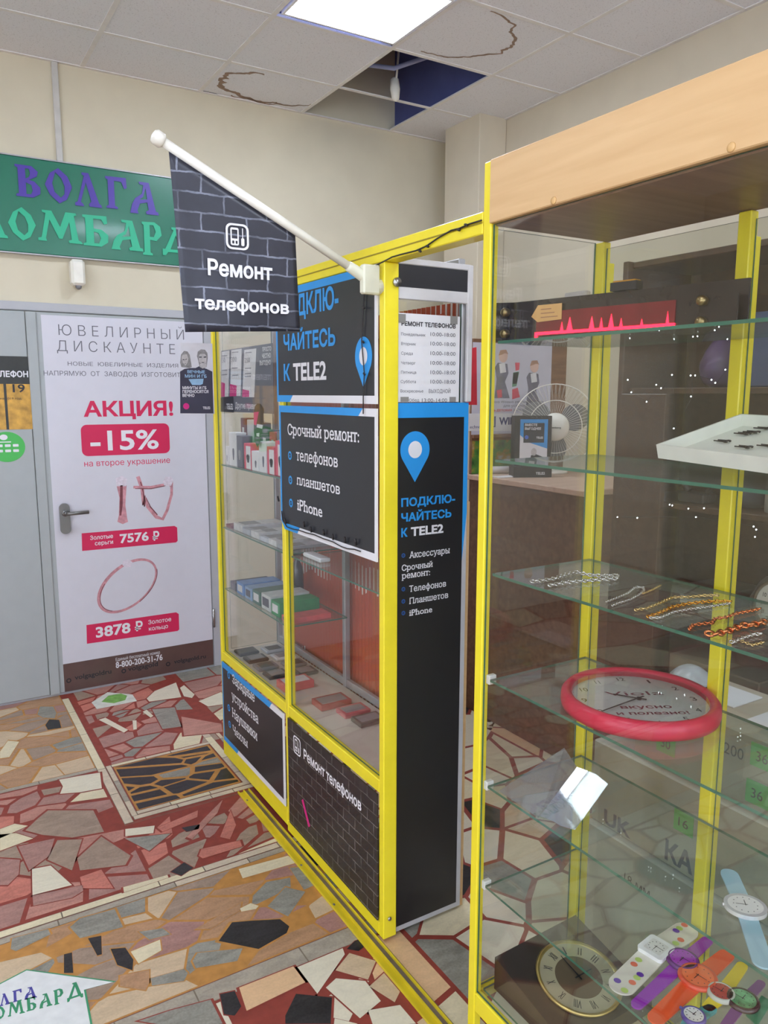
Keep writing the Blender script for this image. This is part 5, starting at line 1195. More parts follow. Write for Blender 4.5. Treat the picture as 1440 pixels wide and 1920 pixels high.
# ------------------------------------------------------------------ goods in the kiosk
def crate(name, label, cat, x0, x1, y0, y1, z0, z1, m, group=None, face=None, bev=.0015):
    t = MB().bbox(x0, x1, y0, y1, z0, z1, bev).build(name, m)
    tag(t, label, cat, group)
    if face:
        fr = (Vector((x0-.0006, 0, 0)), -YA, ZA, -XA)
        for nm, mm, polys in face:
            b = MB(); [b.poly([(-y1+u*(y1-y0), z0+v*(z1-z0)) for u, v in p], fr, k*.0003) for k, p in enumerate(polys)]; b.build(nm, mm, t)
    return t
OFFW = mat('box_white', rgb(226, 226, 226), .5); BOXR = mat('box_red', rgb(216, 60, 92), .5); BOXK = mat('box_charcoal', rgb(84, 82, 98), .5); BOXG = mat('box_grey', rgb(150, 148, 146), .5); BOXD = mat('box_maroon', rgb(120, 44, 60), .5)
blob = lambda cu, cv, ru, rv: [(cu+ru*math.cos(a)*(1+.25*math.sin(3*a)), cv+rv*math.sin(a)*(1+.2*math.cos(2*a))) for a in [2*math.pi*k/14 for k in range(14)]]
z = 1.3098; GRP = 'accessory boxes on the upper kiosk shelf'
front = [(3.055, .030, .075, OFFW, 'half-hidden white'), (3.015, .085, .135, OFFW, 'tall white earphone'), (2.925, .060, .125, BOXK, 'tall charcoal'), (2.850, .075, .100, BOXR, 'red-sided white'), (2.772, .070, .075, OFFW, 'short white charger'),
         (2.698, .070, .115, OFFW, 'tall plain white cable'), (2.622, .070, .100, BOXR, 'red-edged white'), (2.545, .075, .125, BOXR, 'red-topped')]
ords = ['leftmost', 'second from the left', 'third from the left', 'fourth from the left', 'fifth from the left', 'sixth from the left', 'seventh from the left', 'rightmost']
for (ys_, wd, hh, mm, ds), od in zip(front, ords):
    y1 = ys_; y0 = ys_-wd
    fc = [('white_label', OFFW, [[(.32, .02), (.98, .02), (.98, .9), (.32, .9)]] if mm is BOXR else [[(.1, .78), (.9, .78), (.9, .95), (.1, .95)]]), ('product_print', BOXK, [blob(.6, .42, .22, .20) if mm is BOXR else blob(.62, .36, .12, .22)])]
    if mm is BOXK: fc = [('product_print', BOXG, [blob(.5, .4, .2, .2)])]
    crate('accessory_box', ds+' accessory box, '+od+', front row of upper kiosk shelf', 'box', .030, .075, y0+.002, y1-.002, z, z+hh, mm, GRP, fc)
back = [(3.06, .06, .19, BOXD, 'maroon'), (2.99, .075, .185, OFFW, 'white-topped'), (2.905, .05, .175, BOXK, 'charcoal'), (2.845, .075, .150, BOXK, 'wide dark'), (2.76, .06, .145, BOXR, 'crimson'), (2.69, .05, .150, BOXG, 'light grey'), (2.63, .085, .165, BOXG, 'broad grey')]
for (ys_, wd, hh, mm, ds), od in zip(back, ords[:6]+['rightmost']):
    crate('accessory_box', ds+' box, '+od+', back row of upper kiosk shelf', 'box', .10, .15, ys_-wd+.002, ys_-.002, z, z+hh, mm, GRP, [('pale_label', OFFW, [[(.3, .6), (.7, .6), (.7, .8), (.3, .8)]])])
# tariff boards glued inside the far glass
fin = (Vector((.0205, 0, 0)), -YA, ZA, -XA)
t = thing('tariff_board', (.02, 2.76, 1.5), 'grey board of three white tariff sheets behind the far kiosk glass', 'sign')
GB = mat('board_grey', rgb(112, 114, 124), .5)
def zk(pts): return uvs(fin, [(390+x/9.6, 600+y/9.6) for x, y in pts])
b = MB(); b.prism(ccw(zk([(240, 555), (1160, 415), (1180, 1690), (232, 1640)])), fin, -.002, 0); b.build('board_back', GB, t)
m = MB()
for p in ([(250, 575), (390, 548), (370, 1375), (240, 1385)], [(420, 545), (610, 515), (590, 1365), (400, 1375)], [(655, 540), (872, 510), (835, 1390), (620, 1390)]): m.poly(ccw(zk(p)), fin, .0006)
m.build('tariff_sheet', WHITE, t)
m = MB()
for p in ([(242, 1115), (310, 1140), (305, 1378), (240, 1385)], [(400, 1150), (520, 1180), (515, 1370), (395, 1375)], [(625, 1245), (745, 1270), (745, 1385), (620, 1385)]): m.poly(ccw(zk(p)), fin, .0012)
m.build('pink_print', MAGENTA, t)
m = MB(); m.poly(ccw(zk([(232, 1400), (460, 1370), (475, 1665), (232, 1650)])), fin, .0015); m.build('black_strip', SCREEN, t)
m = MB()
def ktext(m, s, xl, xr, yb, yt, yr=None, bo=.03): px_text(m, fin, s, 390+xl/9.6, 600+yb/9.6, 600+yt/9.6, 390+xr/9.6, 600+(yr or yb)/9.6, 'H', bo, .0022)
ktext(m, 'TELE2', 345, 460, 1610, 1500); ktext(m, 'Другие правила', 500, 930, 1600, 1490); ktext(m, 'ПРОСТО', 990, 1150, 560, 480); ktext(m, 'ЧЕСТНО', 985, 1140, 685, 600); ktext(m, 'ВЫГОДНО', 940, 1140, 810, 725); m.build('white_lettering', WPRINT, t)
m = MB(); ktext(m, '300', 430, 525, 755, 660, bo=0); ktext(m, '250', 670, 765, 765, 675, bo=0); ktext(m, '150', 245, 320, 765, 670, bo=0)
for cx, cy in ((240, 900), (430, 860), (670, 865), (240, 980), (440, 990), (670, 960), (670, 1010), (240, 640), (440, 575), (680, 580)): m.poly(ccw(zk([(cx, cy), (cx+110, cy-8), (cx+110, cy+10), (cx, cy+18)])), fin, .0012)
m.build('grey_print', mat('soft_grey_print', rgb(150, 150, 156), .6), t)
t = thing('hang_tag', (.02, 2.66, 1.42), 'black oval discount tag stuck inside the far kiosk glass', 'tag')
b = MB(); b.prism(ccw(zk([(835, 1700), (850, 1560), (900, 1500), (960, 1510), (1010, 1600), (1015, 1850), (990, 2060), (940, 2220), (900, 2290), (860, 2200), (838, 2000)])), fin, .0023, .0027); b.build('tag_card', SCREEN, t)
m = MB(); m.poly(ccw(zk([(838, 1660), (930, 1650), (900, 1800), (880, 1900), (840, 1880)])), fin, .0032); m.build('pink_print', MAGENTA, t)
m = MB(); m.poly(ccw(zk([(895, 1870), (1000, 1890), (990, 1960), (890, 1930)])), fin, .0032); m.poly(ccw(zk([(885, 2040), (940, 2030), (935, 2100), (890, 2090)])), fin, .0032); m.build('white_print', WPRINT, t)
# flat packets and magazines on the second shelf
z = 1.0458; GRP = 'flat white packets on the second kiosk shelf'
pk = [(2.95, .10, .030, 'white'), (2.86, .085, .022, 'pale grey'), (2.77, .085, .026, 'white'), (2.68, .085, .018, 'silvery'), (2.60, .075, .022, 'white'), (2.52, .070, .012, 'pale grey')]
pw = ['leftmost', 'second from the left', 'third from the left', 'fourth from the left', 'fifth from the left', 'rightmost']
for k, ((yc, wd, hh, ds), od) in enumerate(zip(pk, pw)):
    mm = mat('packet_'+ds.replace(' ', '_'), {'white': rgb(214, 214, 212), 'pale grey': rgb(180, 182, 188), 'silvery': rgb(196, 200, 208)}[ds], .45, var=.15, scale=40)
    t = crate('packet', ds+' flat packet, '+od+' on the second kiosk shelf', 'packet', .035, .22, yc-wd/2+.002, yc+wd/2-.002, z, z+hh, mm, GRP)
    b = MB(); b.box(.05+.01*(k % 3), .12, yc-wd/2+.012, yc+wd/2-.014, z+hh, z+hh+.001); b.build('printed_label', BOXG, t)
crate('packet', 'crimson thin packet at the far end of the second kiosk shelf', 'packet', .03, .16, 3.012, 3.075, z, z+.014, BOXD, GRP)
# cable boxes and a bottle on the third shelf
z = .7818; GRP = 'coloured cable boxes on the third kiosk shelf'
for k, (yc, wd, hh, c_, ds) in enumerate(((3.03, .06, .035, rgb(60, 64, 84), 'dark'), (2.945, .075, .05, rgb(110, 150, 206), 'blue'), (2.855, .070, .05, rgb(140, 170, 206), 'pale blue'), (2.77, .075, .055, rgb(70, 110, 96), 'dark green'), (2.675, .085, .06, rgb(210, 214, 210), 'white'), (2.585, .075, .055, rgb(50, 150, 90), 'bright green'), (2.49, .075, .02, rgb(216, 90, 90), 'red and white'))):
    t = crate('cable_box', ds+' flat box lying on the third kiosk shelf', 'box', .035, .20, yc-wd/2, yc+wd/2, z, z+hh, mat('cable_box_'+ds.replace(' ', '_'), c_, .45, var=.12, scale=40), GRP)
    b = MB(); b.box(.034, .0346, yc-wd/2+.012, yc+wd/2-.012, z+hh*.25, z+hh*.8); b.build('end_label', OFFW if k % 2 else BOXK, t)
t = thing('bottle', (.215, 2.83, z), 'small dark bottle with black cap at the back of the third kiosk shelf', 'bottle')
c_ = Vector((.226, 2.80, z)); b = MB(); b.lathe([(.0001, 0), (.024, .0), (.026, .004), (.026, .10), (.022, .125), (.011, .150), (.011, .165)], c_, (0, 0, 1), 24); b.build('bottle_body', mat('smoked_glass', rgb(60, 58, 66), .15, coat=.3), t)
MB().lathe([(.017, .163), (.018, .165), (.018, .196), (.016, .198), (.0001, .198)], c_, (0, 0, 1), 20).build('bottle_cap', BLACKP, t)
# phones and cases on the base
z = .50; GRP = 'phones and cases on the kiosk base'
places = ['at the far front corner', 'second from the far end in front', 'third from the far end in front', 'fourth from the far end in front', 'at the far end in the back row', 'second from the far end in the back row', 'third from the far end in the back row', 'near the middle post in the back row']
for k, pl in enumerate(places):
    r_, c2 = divmod(k, 4); yc = 3.02-.105*c2-.03*r_; xc = .085+.11*r_
    kind = ('dark', 'black', 'grey', 'black', 'silvery', 'white', 'grey', 'dark')[k]; cm = {'dark': rgb(62, 62, 66), 'black': rgb(40, 40, 44), 'grey': rgb(120, 120, 120), 'silvery': rgb(176, 178, 182), 'white': rgb(210, 210, 208)}[kind]
    b = MB(); b.bbox(xc-.045, xc+.045, yc-.036, yc+.036, z, z+.014, .004); t = b.build('phone_case', mat('phone_'+kind, cm, .3, coat=.2)); tag(t, kind+' phone case '+pl+' of the kiosk base', 'phone case', GRP)
    b = MB(); b.box(xc-.030, xc+.030, yc-.026, yc+.026, z+.014, z+.0148); b.build('window', BOXG if k % 2 else BLACKP, t)
for (y0, y1, x0_, x1_, hh, c_, lab) in ((2.52, 2.60, .04, .16, .03, rgb(206, 96, 100), 'red box with white border lying by the middle kiosk post'), (2.30, 2.38, .08, .20, .022, rgb(168, 84, 80), 'dull red packet on the kiosk base right of the middle post'), (2.20, 2.27, .12, .22, .018, rgb(196, 110, 110), 'pink packet on the kiosk base right of the dull red packet'), (2.11, 2.18, .13, .23, .016, rgb(110, 100, 88), 'dark brown flat case furthest right on the kiosk base')):
    t = crate('packet', lab, 'packet', x0_, x1_, y0, y1, z, z+hh, mat('packet_'+lab.split()[0]+lab.split()[1], c_, .45, var=.12, scale=40), GRP)
    b = MB(); b.box(x0_+.01, x1_-.012, y0+.01, y1-.012, z+hh, z+hh+.0008); b.build('label', OFFW if 'white' in lab else BOXG, t)
b = MB(); b.tube([(.14, 2.30, 1.0462), (.15, 2.26, 1.052), (.16, 2.22, 1.0462)], .004, 8)
t = tag(MB().bbox(.05, .09, 2.24, 2.37, 1.0458, 1.060, .003).build('packet', OFFW), 'white slim packet alone on the right-bay kiosk shelf', 'packet', 'kiosk shelf packets')

# ------------------------------------------------------------------ repair counter behind the showcases
CX, CZ = 1.25, 1.21
t = thing('counter', (1.55, 2.62, 0), 'tall brown wooden repair counter behind the glass showcase', 'counter')
b = MB(); b.bbox(CX+.015, CX+.035, 2.25, 3.02, 0.001, CZ-.025, .002); b.bbox(CX+.035, 1.85, 2.25, 2.27, 0.001, CZ-.025, .002); b.bbox(CX+.035, 1.85, 3.0, 3.02, .001, CZ-.025, .002); b.build('front_panel', DWOOD, t)
MB().bbox(CX-.01, 1.88, 2.232, 3.03, CZ-.025, CZ, .003).build('counter_top', wood_mat('pale_oak', rgb(190, 160, 140), rgb(206, 178, 156)), t)
t = thing('hutch', (1.55, 3.01, CZ), 'brown back shelf standing on the repair counter', 'shelf')
b = MB(); b.bbox(CX+.0, 1.86, 2.985, 3.005, CZ+.001, 1.86, .002); b.bbox(CX, 1.86, 2.970, 2.984, 1.385, 1.402, .002); b.build('shelf_board', BWOOD, t)
PPF = wall_frame(2.983)
t = thing('poster', (1.5, 2.983, 1.42), 'window company poster with children playing above the repair counter', 'poster')
MB().prism(rect(CX-.005, 1.752, 1.403, 1.842), PPF, -.0015, 0).build('poster_sheet', mat('poster_pale', rgb(202, 202, 218), .45, var=.06, scale=9), t)
def zp(pts): return uvs(PPF, [(860+x/4.8, 680+y/4.8) for x, y in pts])
def zq(pts): return uvs(PPF, [(880+x/4.5, 400+y/4.5) for x, y in pts])
m = MB(); m.poly(ccw(zp([(60, -120), (160, -140), (165, 380), (60, 380)])), PPF, .0006); m.build('red_print', mat('poster_red', rgb(206, 46, 66), .45, var=.2, scale=9), t)
m = MB(); m.poly(ccw(zp([(60, 458), (560, 456), (700, 470), (700, 615), (60, 615)])), PPF, .0008); m.build('white_strip', WPRINT, t)
m = MB()
def ptext(m, s, xl, xr, yb, yt, yr=None, bo=0, rf='H'): px_text(m, PPF, s, 860+xl/4.8, 680+yb/4.8, 680+yt/4.8, 860+xr/4.8, 680+(yr or yb)/4.8, rf, bo, .0016)
ptext(m, 'Окна Wintech рекомендованы', 285, 760, 362, 340); ptext(m, 'для установки', 400, 640, 398, 380, rf='x'); ptext(m, 'УЧРЕЖДЕНИЯ', 490, 690, 436, 416); m.build('grey_lettering', GREYTXT, t)
m = MB(); ptext(m, 'в ДЕТСКИХ', 315, 480, 438, 418, bo=.02); m.poly(ccw(zp([(285, 495), (312, 492), (312, 520), (285, 522)])), PPF, .0022); m.build('red_lettering', mat('red_print', rgb(206, 40, 50), .5), t)
m = MB(); ptext(m, 'WINTECH', 360, 690, 556, 484, bo=.045); ptext(m, 'echnology', 100, 260, 590, 568, rf='x'); m.poly(ccw(zp([(318, 484), (332, 482), (330, 580), (270, 585), (270, 572), (318, 570)])), PPF, .0016); m.poly(ccw(zp([(270, 500), (282, 500), (282, 560), (270, 560)])), PPF, .0016); m.build('navy_lettering', mat('navy_print', rgb(44, 50, 110), .5), t)
SK = mat('print_skin', rgb(222, 186, 172), .5, var=.1); CL1 = mat('print_dark_cloth', rgb(104, 104, 124), .5, var=.3, scale=30); CL2 = mat('print_white_cloth', rgb(228, 228, 232), .5, var=.1); HR = mat('print_hair', rgb(176, 134, 110), .5, var=.2)
m = MB()
for ox, oy, k in ((0, 0, 1), (265, 90, .95)):
    P_ = lambda pts: ccw(zq([(240+ox+(x-240)*k, 1150+oy+(y-1150)*k) for x, y in pts]))
    m.poly(P_([(215, 1300), (240, 1260), (320, 1270), (330, 1350), (300, 1420), (340, 1560), (210, 1560), (230, 1400)]), PPF, .0006, 1)
    m.poly(P_([(250, 1270), (300, 1260), (310, 1340), (260, 1350)]), PPF, .0010, 2)
    m.poly(P_([(a*38+285, b_*55+1205) for a, b_ in ellipse(0, 0, 1, 1, 14)]), PPF, .0010, 0); m.poly(P_([(245, 1200), (260, 1155), (310, 1150), (328, 1190), (300, 1180), (265, 1195)]), PPF, .0014, 3)
m.build('children_print', [SK, CL1, CL2, HR], t)
m = MB(); m.poly(ccw(zq([(385, 1260), (425, 1260), (420, 1320), (390, 1330)])), PPF, .0006); m.poly(ccw(zp([(340, 250), (385, 240), (390, 310), (350, 320)])), PPF, .0014); m.poly(ccw(zp([(480, 240), (530, 225), (550, 310), (480, 330)])), PPF, .0014); m.build('pink_toy_print', BOXR, t)
m = MB(); m.poly(ccw(zq([(370, 1350), (420, 1340), (400, 1440), (365, 1440)])), PPF, .0006); m.poly(ccw(zp([(490, 90), (540, 80), (520, 210), (480, 220)])), PPF, .0006); m.build('green_toy_print', mat('print_green', rgb(90, 150, 120), .5), t)
t = thing('picture', (1.4, 2.983, 1.22), 'small garden picture under the children poster on the counter', 'picture')
def garden_mat():
    m = bpy.data.materials.new('garden_print'); m.use_nodes = True; nt = m.node_tree; b = nt.nodes['Principled BSDF']; b.inputs['Roughness'].default_value = .5
    tc = nt.nodes.new('ShaderNodeTexCoord'); v = nt.nodes.new('ShaderNodeTexNoise'); v.inputs['Scale'].default_value = 16; v.inputs['Detail'].default_value = 6; nt.links.new(tc.outputs['Object'], v.inputs['Vector'])
    r = nt.nodes.new('ShaderNodeValToRGB'); e = r.color_ramp.elements; e[0].position = .3; e[0].color = (*rgb(30, 70, 34), 1); e[1].position = .75; e[1].color = (*rgb(190, 200, 200), 1)
    x = e.new(.5); x.color = (*rgb(84, 140, 60), 1); x = e.new(.6); x.color = (*rgb(170, 140, 60), 1)
    nt.links.new(v.outputs['Fac'], r.inputs[0]); nt.links.new(r.outputs[0], b.inputs['Base Color']); return m
MB().prism(rect(CX+.002, 1.50, CZ+.002, 1.372), PPF, -.0015, 0).build('picture_sheet', garden_mat(), t)
# leaflet box on the counter
bc = (meas(960, 895, 2, CZ)+meas(1034, 895, 2, CZ))/2; fwd = Vector((CAM.x-bc.x, CAM.y-bc.y, 0)).normalized(); fwd = (fwd*.6+Vector((0, -1, 0))*.4).normalized(); rgt = Vector((-fwd.y, fwd.x, 0)); dist = (bc-CAM).dot(_fw)
BW = 73/F_PX*dist; BH = 114/F_PX*dist; BF = (bc-fwd*.0+ZA*.001, rgt, ZA, fwd)
t = thing('leaflet_box', bc, 'black cardboard leaflet box with a blue flyer on the repair counter', 'box')
b = MB(); b.prism(rect(-BW/2, BW/2, 0, BH*.18), BF, -.07, .012); b.prism(rect(-BW/2+.003, BW/2-.003, BH*.18, BH), BF, -.06, 0); b.build('box_body', mat('card_black', rgb(36, 36, 40), .5), t)
fx0, fx1, fz0, fz1 = -BW*.34, BW*.38, BH*.20, BH*.945
m = MB(); m.poly(rect(fx0, fx1, fz0, fz1), BF, .001); m.build('flyer_sheet', WPRINT, t)
m = MB(); m.poly([(fx0, fz0+(fz1-fz0)*.66), (fx0+(fx1-fx0)*.3, fz0+(fz1-fz0)*.5), (fx1, fz0+(fz1-fz0)*.36), (fx1, fz1), (fx0, fz1)], BF, .0015); m.build('blue_print', BLUE, t)
m = MB(); m.poly(rect(fx0+BW*.09, fx1-BW*.09, fz0+(fz1-fz0)*.49, fz1-(fz1-fz0)*.08), BF, .002); m.poly(ccw([(fx0+BW*.25, fz0), (fx0+BW*.3, fz0+BH*.16), (fx0+BW*.42, fz0+BH*.18), (fx1-BW*.06, fz0+BH*.12), (fx1-BW*.04, fz0)]), BF, .002); m.build('dark_print', SCREEN, t)
m = MB(); put_text(m, BF, 'ВМЕСТЕ', fx0+BW*.12, fx0+BW*.44, BH*.835, BH*.04, 'H', .03, .0026); put_text(m, BF, 'ВЫГОДНЕЕ', fx0+BW*.12, fx0+BW*.54, BH*.775, BH*.04, 'H', .03, .0026); put_text(m, BF, 'TELE2', fx0+BW*.42, fx0+BW*.60, BH*.63, BH*.036, 'H', .03, .0026); put_text(m, BF, 'TELE2', BW*.08, BW*.32, BH*.045, BH*.045, 'H', .03, .0135); m.build('white_lettering', WPRINT, t)
m = MB(); m.poly(ellipse(fx0+BW*.17, BH*.655, BW*.05, BW*.05, 16), BF, .0028); m.build('blue_dot', mat('royal_blue_print', rgb(60, 110, 210), .5), t)
m = MB(); m.poly(ellipse(fx0+BW*.37, fz0+BH*.215, BW*.075, BH*.062, 16), BF, .0028); m.poly([(fx0+BW*.05, fz0+BH*.07), (fx0+BW*.2, fz0+BH*.1), (fx0+BW*.2, fz0+BH*.02), (fx0+BW*.05, fz0)], BF, .0028); m.build('portrait', FACE, t)
# roll and papers
q = meas(925, 888, 2, CZ); b = MB(); b.tube([q+Vector((-.02, .0, .0185)), q+Vector((.075, -.03, .0185))], .018, 16); tag(b.build('paper_roll', WHITE), 'white paper roll at the edge of the repair counter', 'paper roll')
q = meas(945, 894, 2, CZ); b = MB(); b.bbox(q.x-.07, q.x+.06, q.y-.05, q.y+.0, CZ+.0005, CZ+.006, .001); tag(b.build('papers', WHITE), 'small stack of white papers beside the black leaflet box', 'papers')
# desk fan
fc = meas(1040, 800, 1, 2.79); FR = .155
ax = (CAM-fc); ax.z = 0; ax = (ax.normalized()*.8+Vector((-.2, -.5, 0))*.3).normalized()
t = thing('desk_fan', (fc.x, fc.y, CZ), 'white desk fan with grey blades on the repair counter', 'fan')
FU = Vector((-ax.y, ax.x, 0)); FV = ZA
dF = (fc-CAM).dot(_fw); FR = 79/F_PX*dF
b = MB()
for r_, o_ in ((FR, 0), (FR*.62, .028), (FR, -.05)): b.tube([fc+ax*o_+(FU*math.cos(a)+FV*math.sin(a))*r_ for a in [2*math.pi*k/48 for k in range(48)]], .0022, 6, closed=True)
for k in range(60):
    a = 2*math.pi*k/60; d_ = FU*math.cos(a)+FV*math.sin(a); b.tube([fc+d_*FR, fc+ax*.026+d_*FR*.7, fc+ax*.036+d_*FR*.30], .0007, 4, cap=False); b.tube([fc+d_*FR, fc-ax*.05+d_*FR, fc-ax*.075+d_*FR*.3], .0007, 4, cap=False)
b.build('fan_cage', WHITEP, t)
BL = mat('fan_blade', rgb(118, 118, 118), .35)
for k in range(3):
    a0 = math.radians((25, 148, 268)[k]); pts = []
    for i in range(17):
        s_ = i/16; r_ = FR*(.25+.57*math.sin(math.pi*min(1, s_*.5+.25))) ; aa = a0+math.radians(-42+84*s_); r_ = FR*(.26+.58*math.sin(math.pi*s_)**.55); pts.append((r_*math.cos(aa), r_*math.sin(aa)))
    pts += [(FR*.2*math.cos(a0), FR*.2*math.sin(a0))]
    MB().prism(ccw(pts), (fc, FU, FV, ax), -.012-.002*k, -.009-.002*k).build('fan_blade', BL, t)
MB().lathe([(FR*.31, .02), (FR*.33, .034), (FR*.30, .046), (FR*.15, .054), (.0001, .056)], fc, ax, 28).build('hub_cap', WHITEP, t)
hf = fc+ax*.0575; m = MB(); put_text(m, (hf, -FU if (-FU).dot(_rt) > 0 else FU, ZA, ax), 'Elenberg', -.026, .026, -.006, .009, 'H', .02, 0); m.build('lettering', DARKTXT, t)
b = MB(); b.lathe([(.05, 0), (.055, -.05), (.035, -.10), (.0001, -.105)], fc-ax*.03, ax, 20); b.build('motor_housing', WHITEP, t)
b = MB(); pb_ = Vector((fc.x-ax.x*.06, fc.y-ax.y*.06, CZ+.001)); b.lathe([(.075, 0), (.075, .012), (.04, .024), (.018, .035), (.016, fc.z-CZ-.03)], pb_, (0, 0, 1), 28); b.build('fan_stand', WHITEP, t)
tag(MB().bbox(2.02, 2.0595, meas(1105, 510, 0, 2.04).y, meas(1105, 510, 0, 2.04).y+.16, 1.99, 2.14, .006).build('junction_box', mat('box_pale_grey', rgb(176, 170, 164), .5)), 'pale grey electrical box on the right wall seen through the showcase', 'box')

# ------------------------------------------------------------------ stock cabinet and boxes behind the near showcase
t = thing('stock_cabinet', (.98, .95, 0), 'tall dark brown open stock cabinet behind the near showcase', 'cabinet')
b = MB(); b.bbox(1.14, 1.158, .30, 1.72, 0, 2.0, .002); b.build('back_board', CWOOD, t)
b = MB(); b.bbox(.84, 1.139, 1.70, 1.72, 0, 2.0, .002); b.build('side_panel', CWOOD, t)
MB().bbox(.84, 1.139, .30, .32, 0, 2.0, .002).build('side_panel', CWOOD, t)
MB().bbox(.835, .855, 1.53, 1.699, .05, 1.60, .002).build('door', CWOOD, t)
SHZ = (.30, .62, .94, 1.26, 1.60, 1.98)
for z in SHZ: MB().bbox(.86, 1.139, .321, 1.699, z, z+.018, .002).build('shelf', CWOOD, t)
def solid(name, label, cat, x0, x1, y0, y1, z0, h, col, group=None, rough=.5, var=.12, part=None, seed=9):
    m = mat('goods_%d_%d_%d' % tuple(int(v*255) for v in col), col, rough, var=var, scale=seed)
    o = MB().bbox(x0, x1, y0, y1, z0, z0+h, .004).build(name, m); tag(o, label, cat, group)
    if part:
        b = MB(); b.box(x0-.0006, x0-.0001, y0+(y1-y0)*.2, y1-(y1-y0)*.25, z0+h*.3, z0+h*.75); b.build(part[0], part[1], o)
    return o
def bag(label, x, y, z, rx, ry, h, col, name='plastic_bag'):
    b = MB(); n = 22; m_ = 10; vs = []
    for i in range(m_+1):
        f = i/m_; r_ = (math.sin(math.pi*(f*.88+.06)))**.5*(1-.35*f)
        for k in range(n):
            a = 2*math.pi*k/n; q = 1+.16*noise.noise((math.cos(a)*2+x*9, math.sin(a)*2, f*4))
            vs.append((x+rx*r_*q*math.cos(a), y+ry*r_*q*math.sin(a), z+h*f))
    fs = [(i*n+k, i*n+(k+1) % n, (i+1)*n+(k+1) % n, (i+1)*n+k) for i in range(m_) for k in range(n)]+[tuple(range(n-1, -1, -1)), tuple(m_*n+k for k in range(n))]
    b.add(vs, fs, 0, True); o = b.build(name, mat('bag_%d' % int(col[0]*9999), col, .3, var=.25, scale=14, bump=.3)); return tag(o, label, 'bag')
zt_ = SHZ[4]+.0185
solid('carton', 'blue carton with a pale digit on the upper cabinet shelf', 'box', .90, 1.10, 1.12, 1.36, zt_, .20, rgb(62, 82, 120))
fr = (Vector((.8995, 0, 0)), -YA, ZA, -XA); m = MB(); put_text(m, fr, '3', -1.20, -1.15, zt_+.07, .07, 'H', .03, .0004); m.build('numeral', WPRINT, bpy.data.objects['carton'])
solid('carton', 'bright blue carton at the right end of the upper cabinet shelf', 'box', .90, 1.10, .88, 1.10, zt_, .17, rgb(52, 96, 190))
bag('purple cloth bag on the upper cabinet shelf beside the blue carton', 1.0, 1.46, zt_, .09, .075, .15, rgb(104, 84, 130), 'cloth_bag')
zt_ = SHZ[3]+.0185
b = MB(); c_ = Vector((.93, 1.47, zt_+.085)); b.tube([c_+Vector((.0, .062*math.cos(a), .062*math.sin(a)+.002)) for a in [math.radians(-60+300*k/20) for k in range(21)]], .009, 8); b.bbox(.90, .96, 1.43, 1.52, zt_, zt_+.03, .004)
tag(b.build('headband', mat('headband_grey', rgb(62, 58, 56), .5)), 'dark ring-shaped headband on the middle cabinet shelf', 'headband')
bag('grey blue plastic bag of goods on the middle cabinet shelf', .99, 1.33, zt_, .10, .075, .22, rgb(96, 104, 116))
b = MB(); b.lathe([(.0001, 0), (.045, 0), (.047, .004), (.047, .115), (.05, .118), (.05, .13), (.046, .133), (.0001, .133)], (.95, 1.215, zt_), (0, 0, 1), 28)
tag(b.build('canister', mat('canister_white', rgb(196, 196, 190), .4)), 'pale round canister on the middle cabinet shelf', 'canister')
bag('dark green bag behind the right side of the middle cabinet shelf', 1.04, 1.09, zt_, .07, .07, .25, rgb(66, 84, 66), 'fabric_bag')
zt_ = SHZ[2]+.0185
solid('carton', 'flat grey carton on the waist-high cabinet shelf', 'box', .88, 1.12, 1.36, 1.51, zt_, .06, rgb(136, 134, 128), part=('label', OFFW))
ac = thing('alarm_clock', (.90, 1.17, zt_), 'round white dial clock standing on the waist-high cabinet shelf', 'clock')
cc2 = Vector((.895, 1.175, zt_+.075)); an2 = Vector((-1, 0, .1)).normalized()
MB().lathe([(.066, -.02), (.072, -.01), (.072, .004), (.066, .008), (.062, .004)], cc2, an2, 36, cap=False).build('clock_rim', mat('rim_bronze', rgb(120, 110, 96), .35, .6), ac)
MB().lathe([(.0001, .001), (.063, .001)], cc2, an2, 36, cap=False, smooth=False).build('dial', DIALW, ac); MB().lathe([(.0001, -.02), (.066, -.02)], cc2, an2, 36, cap=False).build('back_plate', GREYP, ac)
F3 = (cc2+an2*.0015, -YA, (ZA-an2*an2.z).normalized(), an2); m = MB()
for h_ in range(1, 13): a = math.radians(90-30*h_); put_text(m, F3, str(h_), .046*math.cos(a)-(.002 if h_ == 1 else .005), .046*math.cos(a)+(.002 if h_ == 1 else .005), .046*math.sin(a)-.006, .012, 'H', .01, .0002)
m.poly([(-.001, 0), (.001, 0), (.022, .03)], F3, .0006); m.poly([(-.001, 0), (.001, 0), (-.018, .012)], F3, .0007); m.build('numerals', DARKTXT, ac)
b = MB(); b.lathe([(.0001, 0), (.03, .0), (.05, .010), (.058, .024), (.055, .024), (.046, .012), (.0001, .006)], (.94, 1.02, zt_), (0, 0, 1), 32)
tag(b.build('bowl', mat('gilt_bowl', rgb(200, 170, 96), .25, .9)), 'small gilt bowl on the waist-high cabinet shelf right of the dial clock', 'bowl')
bag('clear bag of small parts on the waist-high cabinet shelf', 1.02, 1.27, zt_, .08, .06, .12, rgb(150, 150, 146))
zt_ = SHZ[1]+.0185
solid('drawer_box', 'brown drawer box on the cabinet shelf below the dial clock', 'box', .88, 1.12, 1.20, 1.50, zt_, .17, rgb(126, 110, 92), part=('label', OFFW))
solid('drawer_box', 'olive drawer box on the cabinet shelf below the gilt bowl', 'box', .88, 1.12, .92, 1.18, zt_, .14, rgb(140, 132, 76))
zt_ = SHZ[0]+.0185
